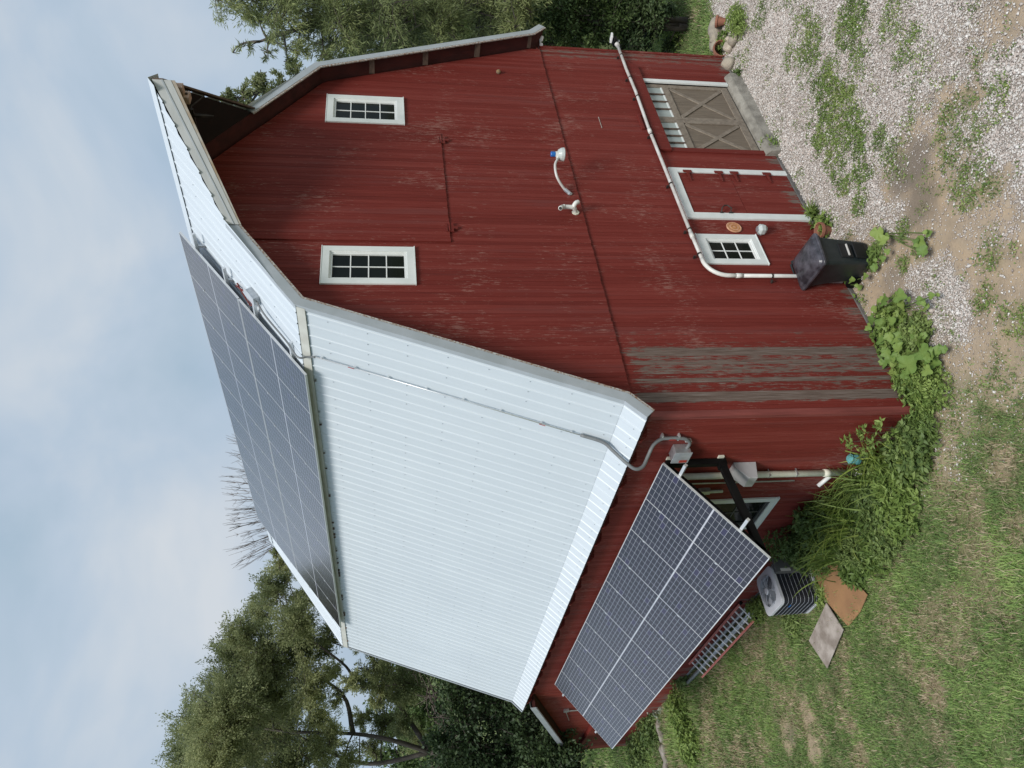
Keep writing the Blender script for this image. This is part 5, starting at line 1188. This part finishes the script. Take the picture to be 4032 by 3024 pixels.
def lobed_leaf(c, d, up, S, tone):
    """broad heart-shaped leaf with shallow lobes, cupped along the midrib"""
    d = d/np.linalg.norm(d); s_ = np.cross(up, d); s_ /= np.linalg.norm(s_); u = np.cross(d, s_); V = [c]; n = 30; ph_ = rng.uniform(0, 6)
    for k in range(n):
        t = -math.pi+2*math.pi*(k+.5)/n; rr = S*(.47+.045*math.cos(5*t)+.11*math.cos(t)+.018*math.sin(11*t+ph_)+rng.normal(0, .008))*(1-.55*math.exp(-((abs(t)-math.pi)/.28)**2)); x_, y_ = math.cos(t)*rr*1.05, math.sin(t)*rr
        V.append(c+d*x_+s_*y_+u*(abs(y_)*.38-.35*abs(x_)**1.5/S**.5+.05*S*math.sin(6*t+ph_)))
    F = [(0, k+1, (k+1) % n+1) for k in range(n)]; return np.array(V), np.array(F), np.concatenate([[min(1, tone+.25)], np.full(n, tone)])
def squash(label, spots, sizes):
    base = gp(*spots[0]); L_ = []; b = MB(); root = empty('squash_plant', (float(base[0]), float(base[1]), 0), label, 'vine', 'squash vines by the wall')
    spots = list(spots)+[(p[0]+rng.normal(0, 12), p[1]+rng.normal(0, 12)) for p in spots]; sizes = list(sizes)+[s_*.6 for s_ in sizes]
    for (px, py), S in zip(spots, sizes):
        S = S*.86; z = rng.uniform(.08, .26)+S*.25; g = gp(px, py, z); d = np.array([*rng.normal(0, 1, 2), rng.uniform(-.35, .1)])+np.array([-.4, -.6, 0]); up = np.array([rng.normal(0, .28)-.25, rng.normal(0, .28)-.3, 1.])
        L_.append(lobed_leaf(g, d, up, S, np.clip(rng.normal(.5, .22), 0, 1))); q = base+(g-base)*.55; q[2] = 0; b.tube(smooth([q, q+[0, 0, z*.6], g-[0, 0, .01]], 3), .006, 5, cap=False)
        b.tube(curve([base[0], base[1], .03], [q[0], q[1], .03], .1, 5), .007, 5, cap=False)
    V, F, T = cat_(L_); rawmesh('leaves', V, F, LM['squash'], root, rnd=T, smooth=True); b.build('stems', M['stem'], root)
squash('broad-leaved squash vine beside the wheels of the black bin', [(1825, 615), (1815, 628), (1838, 607), (1855, 622), (1868, 598), (1800, 634), (1845, 640)], [.17, .15, .16, .13, .14, .13, .12])
squash('squash leaves just in front of the black bin on bare soil', [(1895, 500), (1905, 520), (1915, 545), (1985, 520), (1992, 545), (1890, 575), (1905, 560), (2003, 505)], [.24, .2, .12, .22, .2, .16, .14, .14])
squash('squash vine with cupped leaves on the gravel left of the bin', [(1885, 690), (1912, 650), (1940, 640), (1950, 655), (1900, 700), (1875, 705), (1860, 722), (1985, 650), (1998, 668), (1925, 695), (2010, 640), (1890, 665)], [.2, .24, .26, .22, .2, .16, .15, .16, .15, .17, .13, .16])
squash('large-leaved squash vine at the middle of the weathered grey boards', [(1880, 765), (1900, 735), (1935, 735), (1960, 740), (1975, 720), (1990, 760), (2010, 770), (1960, 790), (1930, 775), (1905, 790), (1985, 735), (1940, 755), (1920, 725), (1915, 760), (2025, 760), (2015, 785), (2000, 800), (1895, 775)],
       [.24, .2, .26, .24, .2, .32, .28, .36, .26, .2, .24, .22, .18, .2, .24, .22, .2, .18])
WB = [('weed_clump', 'rough grass and weeds at the far outer corner of the shed', (1300, 1625), (.8, .8, .35), 1500, 'weed', .5),
      ('weed_clump', 'weeds at the wall foot between the bin and the squash leaves', (1835, 655), (.25, .2, .14), 500, 'weed', .6), ('weed_clump', 'light green weeds below the weathered grey boards', (1895, 805), (.32, .28, .30), 1100, 'weed', .65), ('weed_clump', 'pale weeds beside the bed on the gravel edge', (1965, 795), (.35, .3, .16), 1000, 'weed', .75),
      ('weed_clump', 'low weeds edging the gravel patch outside the barn corner', (1985, 905), (.40, .35, .20), 1500, 'weed', .5), ('weed_clump', 'outermost weeds of the bed beside the squash leaves', (2015, 830), (.35, .3, .18), 1200, 'weed', .6),
      ('weed_clump', 'low leafy weeds spilling onto the lawn below the lilies', (1945, 1095), (.42, .4, .22), 1900, 'weed', .55), ('weed_clump', 'weeds on the lawn side of the orange-brown sheet', (1915, 1150), (.4, .35, .2), 1600, 'deep', .55), ('weed_clump', 'weed tongue between the sheet and the lawn', (1890, 1195), (.32, .3, .15), 900, 'weed', .45),
      ('weed_clump', 'clump of mid-green weeds tangled under the squash leaves', (1915, 745), (.35, .3, .16), 900, 'weed', .55), ('weed_clump', 'yellowish weeds on the gravel above the large squash leaves', (1935, 700), (.35, .3, .12), 700, 'weed', .7),
      ('weed_clump', 'dark weeds at the outer edge of the squash bed', (1990, 720), (.25, .25, .18), 700, 'deep', .5), ('weed_clump', 'grey-green weeds hugging the corner of the barn', (1925, 840), (.35, .35, .30), 1300, 'deep', .6),
      ('weed_clump', 'leafy weeds on the lawn side of the barn corner', (1975, 850), (.40, .35, .22), 1500, 'weed', .55), ('weed_clump', 'weeds between the barn corner and the long yellow-green leaves', (1930, 890), (.4, .35, .28), 1500, 'deep', .5),
      ('weed_clump', 'weedy tangle below the turquoise tap cover', (1905, 950), (.42, .4, .36), 2100, 'weed', .5), ('weed_clump', 'weeds along the lawn below the white pipe elbow', (1960, 960), (.35, .4, .22), 1500, 'weed', .45),
      ('weed_clump', 'leafy ground plants at the foot of the downpipe', (1880, 1015), (.42, .4, .34), 2200, 'deep', .6), ('weed_clump', 'broad patch of leafy plants in front of the downpipe', (1935, 1030), (.42, .4, .24), 2200, 'weed', .5),
      ('weed_clump', 'dense weeds right below the side window', (1800, 1095), (.40, .45, .60), 2600, 'deep', .5), ('weed_clump', 'weeds against the red wall between downpipe and window', (1790, 1035), (.30, .35, .75), 2200, 'deep', .45),
      ('weed_clump', 'weeds growing up to the lower edge of the window trim', (1760, 1120), (.30, .40, .95), 2300, 'deep', .45), ('weed_clump', 'low leafy plants between the lilies and the lawn', (1880, 1100), (.45, .45, .28), 2400, 'weed', .5),
      ('weed_clump', 'weeds in front of the orange-brown sheet', (1850, 1170), (.42, .42, .30), 2200, 'deep', .5), ('weed_clump', 'dark weeds beside the air conditioner near the wall', (1775, 1180), (.36, .36, .55), 2100, 'deep', .4),
      ('weed_clump', 'weeds over the near edge of the orange-brown sheet', (1850, 1225), (.28, .30, .16), 1100, 'weed', .4), ('weed_clump', 'green weeds at the foot of the air conditioner', (1775, 1285), (.2, .25, .14), 500, 'weed', .5),
      ('weed_clump', 'blue-green weeds on the lawn below the air conditioner', (1715, 1345), (.30, .35, .12), 700, 'deep', .7), ('weed_clump', 'weeds between the ladder and the air conditioner', (1620, 1245), (.30, .4, .3), 900, 'weed', .5),
      ('weed_clump', 'small weeds at the right end of the doorstep', (1600, 160), (.15, .12, .12), 200, 'deep', .5), ('weed_clump', 'bright yellow-green weed at the left end of the doorstep', (1676, 318), (.34, .22, .34), 700, 'squash', .75),
      ('weed_clump', 'weeds round the terracotta pot by the door', (1785, 490), (.26, .2, .2), 700, 'weed', .5), ('weed_clump', 'small weeds on the soil before the bin', (1890, 560), (.2, .2, .08), 240, 'weed', .6),
      ('weed_clump', 'leafy weeds on the grass strip beyond the rock pile', (1455, 70), (.8, .7, .35), 1500, 'weed', .6), ('weed_clump', 'green plants in the small bed by the pots at the top edge', (1600, 45), (.5, .35, .28), 1200, 'weed', .7),
      ('weed_clump', 'low plants among the stones of the rock bed', (1568, 92), (.35, .25, .15), 500, 'weed', .5)]
for nm, lab, (px, py), r3, n, lm, tone in WB:
    big = 1.3 if (740 < py < 1235 or (px > 1890 and 690 < py < 800)) else 1.0; r3 = tuple(q*big for q in r3); n = int(n*big*1.25); g = gp(px, py); g[0] = min(g[0], -.08-r3[0]*.6) if (g[1] > .3 and g[0] > -1 and g[0] < 2) else g[0]
    lf = rng.uniform(.055, .125); asp = rng.uniform(.28, .55); bush(nm, lab, g, r3, int(n*(.085/lf)**1.3), (lf, lf*asp), lm, float(np.clip(tone+rng.normal(0, .22), .1, 1)), 'weeds along the barn walls', whorl=int(rng.integers(4, 8)))
g = gp(2080, 1290)
for k, (px, py, lab) in enumerate(((1905, 930, 'long yellow-green arching leaves by the barn corner'), (1880, 985, 'tuft of strap leaves below the tap cover'), (1800, 1085, 'bright strap-leaved clump under the window'), (1830, 1105, 'arching lime lily clump in front of the window'), (1860, 1130, 'lily clump leaning over the lawn side'), (1850, 1050, 'lily clump between the downpipe and the window'), (1835, 1200, 'thin strap-leaved tuft beside the orange-brown sheet'))):
    g = gp(px, py); g[0] = min(g[0], -.25) if g[1] > .3 else g[0]
    V, F, T = strap_clump((g[0], g[1], .28), 80 if k else 30, .85 if k else 1.0, .026, .17, bias=(-.6, -.8), bias_w=.6)
    plant('lily_clump', lab, 'lily', g, [('leaves', V, F, np.clip(T+.05, 0, 1), LM['lime'] if k in (0, 2, 3, 4) else LM['weed'])], 'strap-leaved clumps by the wall')
# sapling against the side wall
sp_ = empty('sapling', (-.12, .35, 0), 'reddish-stemmed sapling with sparse leaves leaning on the wall by the corner', 'sapling')
b = MB(); L_ = []
for q in ((-.18, .28, .95), (-.16, .55, 1.05), (-.25, .45, .75), (-.22, .1, .8), (-.2, .75, .7), (-.3, .3, .55)):
    cv = curve((-.14, .38, 0), q, .12, 6); b.tube(cv, list(np.linspace(.010, .004, 6)), 5, cap=False)
    V, F, T, C = bush_leaves(np.array(q)-[0, 0, .06], .12, .12, .10, 60, (.085, .034), .6, 6); L_.append((V, F, T))
b.build('stem', M['wood_dark'], sp_); V, F, T = cat_(L_); rawmesh('leaves', V, F, LM['weed'], sp_, rnd=T)
# pots and spiky plant by the stable door
g = gp(1762, 478); V, F, T = strap_clump((g[0]+.05, g[1]-.12, .03), 60, .42, .040, .07, lean=(.7, 1.4), bias=(.2, -1), bias_w=.5); plant('spiky_plant', 'spiky aloe-like plant in front of the stable door post', 'plant', g, [('leaves', V, F, T, LM['grey'] if 0 else LM['weed'])])
def pot(name, label, g, S, rz, tilt, ry_=1.0):
    prof = [(.05, 0), (.085, .12), (.10, .125), (.10, .16), (.088, .16), (.075, .12), (.05, .02), (.001, .02)]; a = np.array([math.sin(tilt)*math.cos(rz), math.sin(tilt)*math.sin(rz), math.cos(tilt)]); b = MB(); b.lathe([(r_*S, h*S) for r_, h in prof], (g[0], g[1], g[2]), 20, axis=tuple(a)); return tag(b.build(name, M['terracotta']), label, 'pot')
g = gp(1782, 500, .1); pot('flower_pot', 'terracotta pot half hidden behind the black bin', (g[0], g[1]-.02, .0), 1.5, 0, 0)
g = gp(1559, 118); pot('flower_pot', 'terracotta pot lying on its side among the rocks', (g[0], g[1], .10), 2.0, -2.2, 1.45)
g = gp(1567, 47); pot('flower_pot', 'small terracotta pot standing at the far end of the rock bed', (g[0], g[1], .0), 1.4, .5, .5)
def rock(label, g, s3, mt, rz=0):
    bm_pts = []; n1_, n2_ = 12, 8; V = []; sd_ = rng.uniform(0, 50)
    for i in range(n2_+1):
        th = math.pi*i/n2_
        for j in range(n1_):
            ph = 2*math.pi*j/n1_; v = Vector((math.sin(th)*math.cos(ph), math.sin(th)*math.sin(ph), math.cos(th))); k = 1+.28*mnoise.noise(v*1.6+Vector((sd_, 0, 0)))+.1*mnoise.noise(v*4+Vector((0, sd_, 0)))
            x_, y_, z_ = v.x*k*s3[0], v.y*k*s3[1], v.z*k*s3[2]; V.append((g[0]+x_*math.cos(rz)-y_*math.sin(rz), g[1]+x_*math.sin(rz)+y_*math.cos(rz), s3[2]*.55+z_))
    F = [(i*n1_+j, i*n1_+(j+1) % n1_, (i+1)*n1_+(j+1) % n1_, (i+1)*n1_+j)[::-1] for i in range(n2_) for j in range(n1_)]
    b = MB(); b.add(V, F); tag(b.build('rock', M[mt], smooth=True), label, 'rock', 'rocks by the right corner')
for lab, px, py, s3, mt, rz in (('long tan rock at the far side of the rock bed', 1553, 70, (.34, .17, .16), 'stone', -.6), ('mossy brown rock behind the fallen pot', 1550, 95, (.25, .18, .13), 'stone', .2), ('large tan rock against the right end of the barn wall', 1582, 141, (.28, .17, .17), 'stone', .9),
                                ('pale squared rock in the middle of the bed', 1580, 102, (.18, .13, .12), 'stone2', .3), ('rounded tan rock at the gravel edge of the bed', 1590, 87, (.17, .13, .11), 'stone', 1.1), ('small white rock beside the pale squared rock', 1575, 86, (.13, .08, .08), 'stone2', .5),
                                ('small pale rock next to the long tan rock', 1570, 82, (.10, .07, .08), 'stone2', .1), ('grey rock in the centre of the bed', 1563, 100, (.14, .11, .09), 'foundation', 0), ('dark grey rock close to the fallen pot', 1571, 104, (.11, .08, .08), 'foundation', .7)):
    rock(lab, gp(px, py), s3, mt, rz)
# weedy bed and driftwood near the left edge of the yard
for lab, px, py, r3, n, lm, tone in (('dark shrubby weeds below the far panels', 1425, 1455, (.7, .7, .55), 2400, 'dark', .8), ('tall weeds beside the grey driftwood', 1480, 1540, (.7, .7, .45), 2400, 'weed', .5), ('weeds in front of the driftwood log', 1500, 1610, (.6, .6, .35), 1900, 'weed', .55),
                                     ('dark leafy weeds behind the driftwood', 1410, 1560, (.8, .8, .45), 2200, 'deep', .4), ('frosty grey-leaved plant with white flowers beyond the panels', 1405, 1475, (.5, .5, .45), 420, 'grey', .8), ('grey-leaved plant near the driftwood', 1425, 1530, (.4, .4, .35), 260, 'grey', .6),
                                     ('rough green weeds at the far corner of the shed', 1390, 1620, (.9, .9, .45), 1900, 'deep', .5), ('rough weeds along the shed wall foot', 1370, 1500, (.6, .8, .4), 1600, 'deep', .5), ('weeds under the far end of the pipes', 1480, 1455, (.5, .6, .4), 1500, 'deep', .5)):
    bush('weed_clump', lab, gp(px, py), r3, n, (.11, .05), lm, tone, 'weeds by the driftwood bed')
p, q = gp(1425, 1555), gp(1448, 1672); b = MB(); cv = curve((p[0], p[1], .06), (q[0], q[1], .08), .05, 14)+rng.normal(0, .03, (14, 3)); b.tube(cv, [.05, .10, .09, .13, .10, .12, .09, .13, .11, .08, .11, .09, .07, .04], 8); tag(b.build('driftwood_log', M['rock_wood'], smooth=True), 'silvery driftwood log lying at the edge of the weedy bed', 'log')
# a few stray white pebbles and straw on bare soil
x, y = lawn_area(2600, -4.5, 4, -5, 8); k = seen(x, y) & ~in_building(x, y); x, y = x[k], y[k]
P = np.stack([x, y, ground_h(x, y)+.02], 1); a = rng.uniform(0, 6.28, len(x)); V, F = leaf_quads(P, np.stack([np.cos(a), np.sin(a), rng.normal(0, .1, len(x))], 1), rng.uniform(.05, .20, len(x)), .004)
tag(rawmesh('straw', V, F, attrmat('dry_straw', [(0, (.30, .23, .13)), (1, (.55, .47, .30))], .8), rnd=np.repeat(rng.random(len(x)), 4)), 'dry straw stems scattered over the lawn and bare soil', 'straw', kind='stuff')
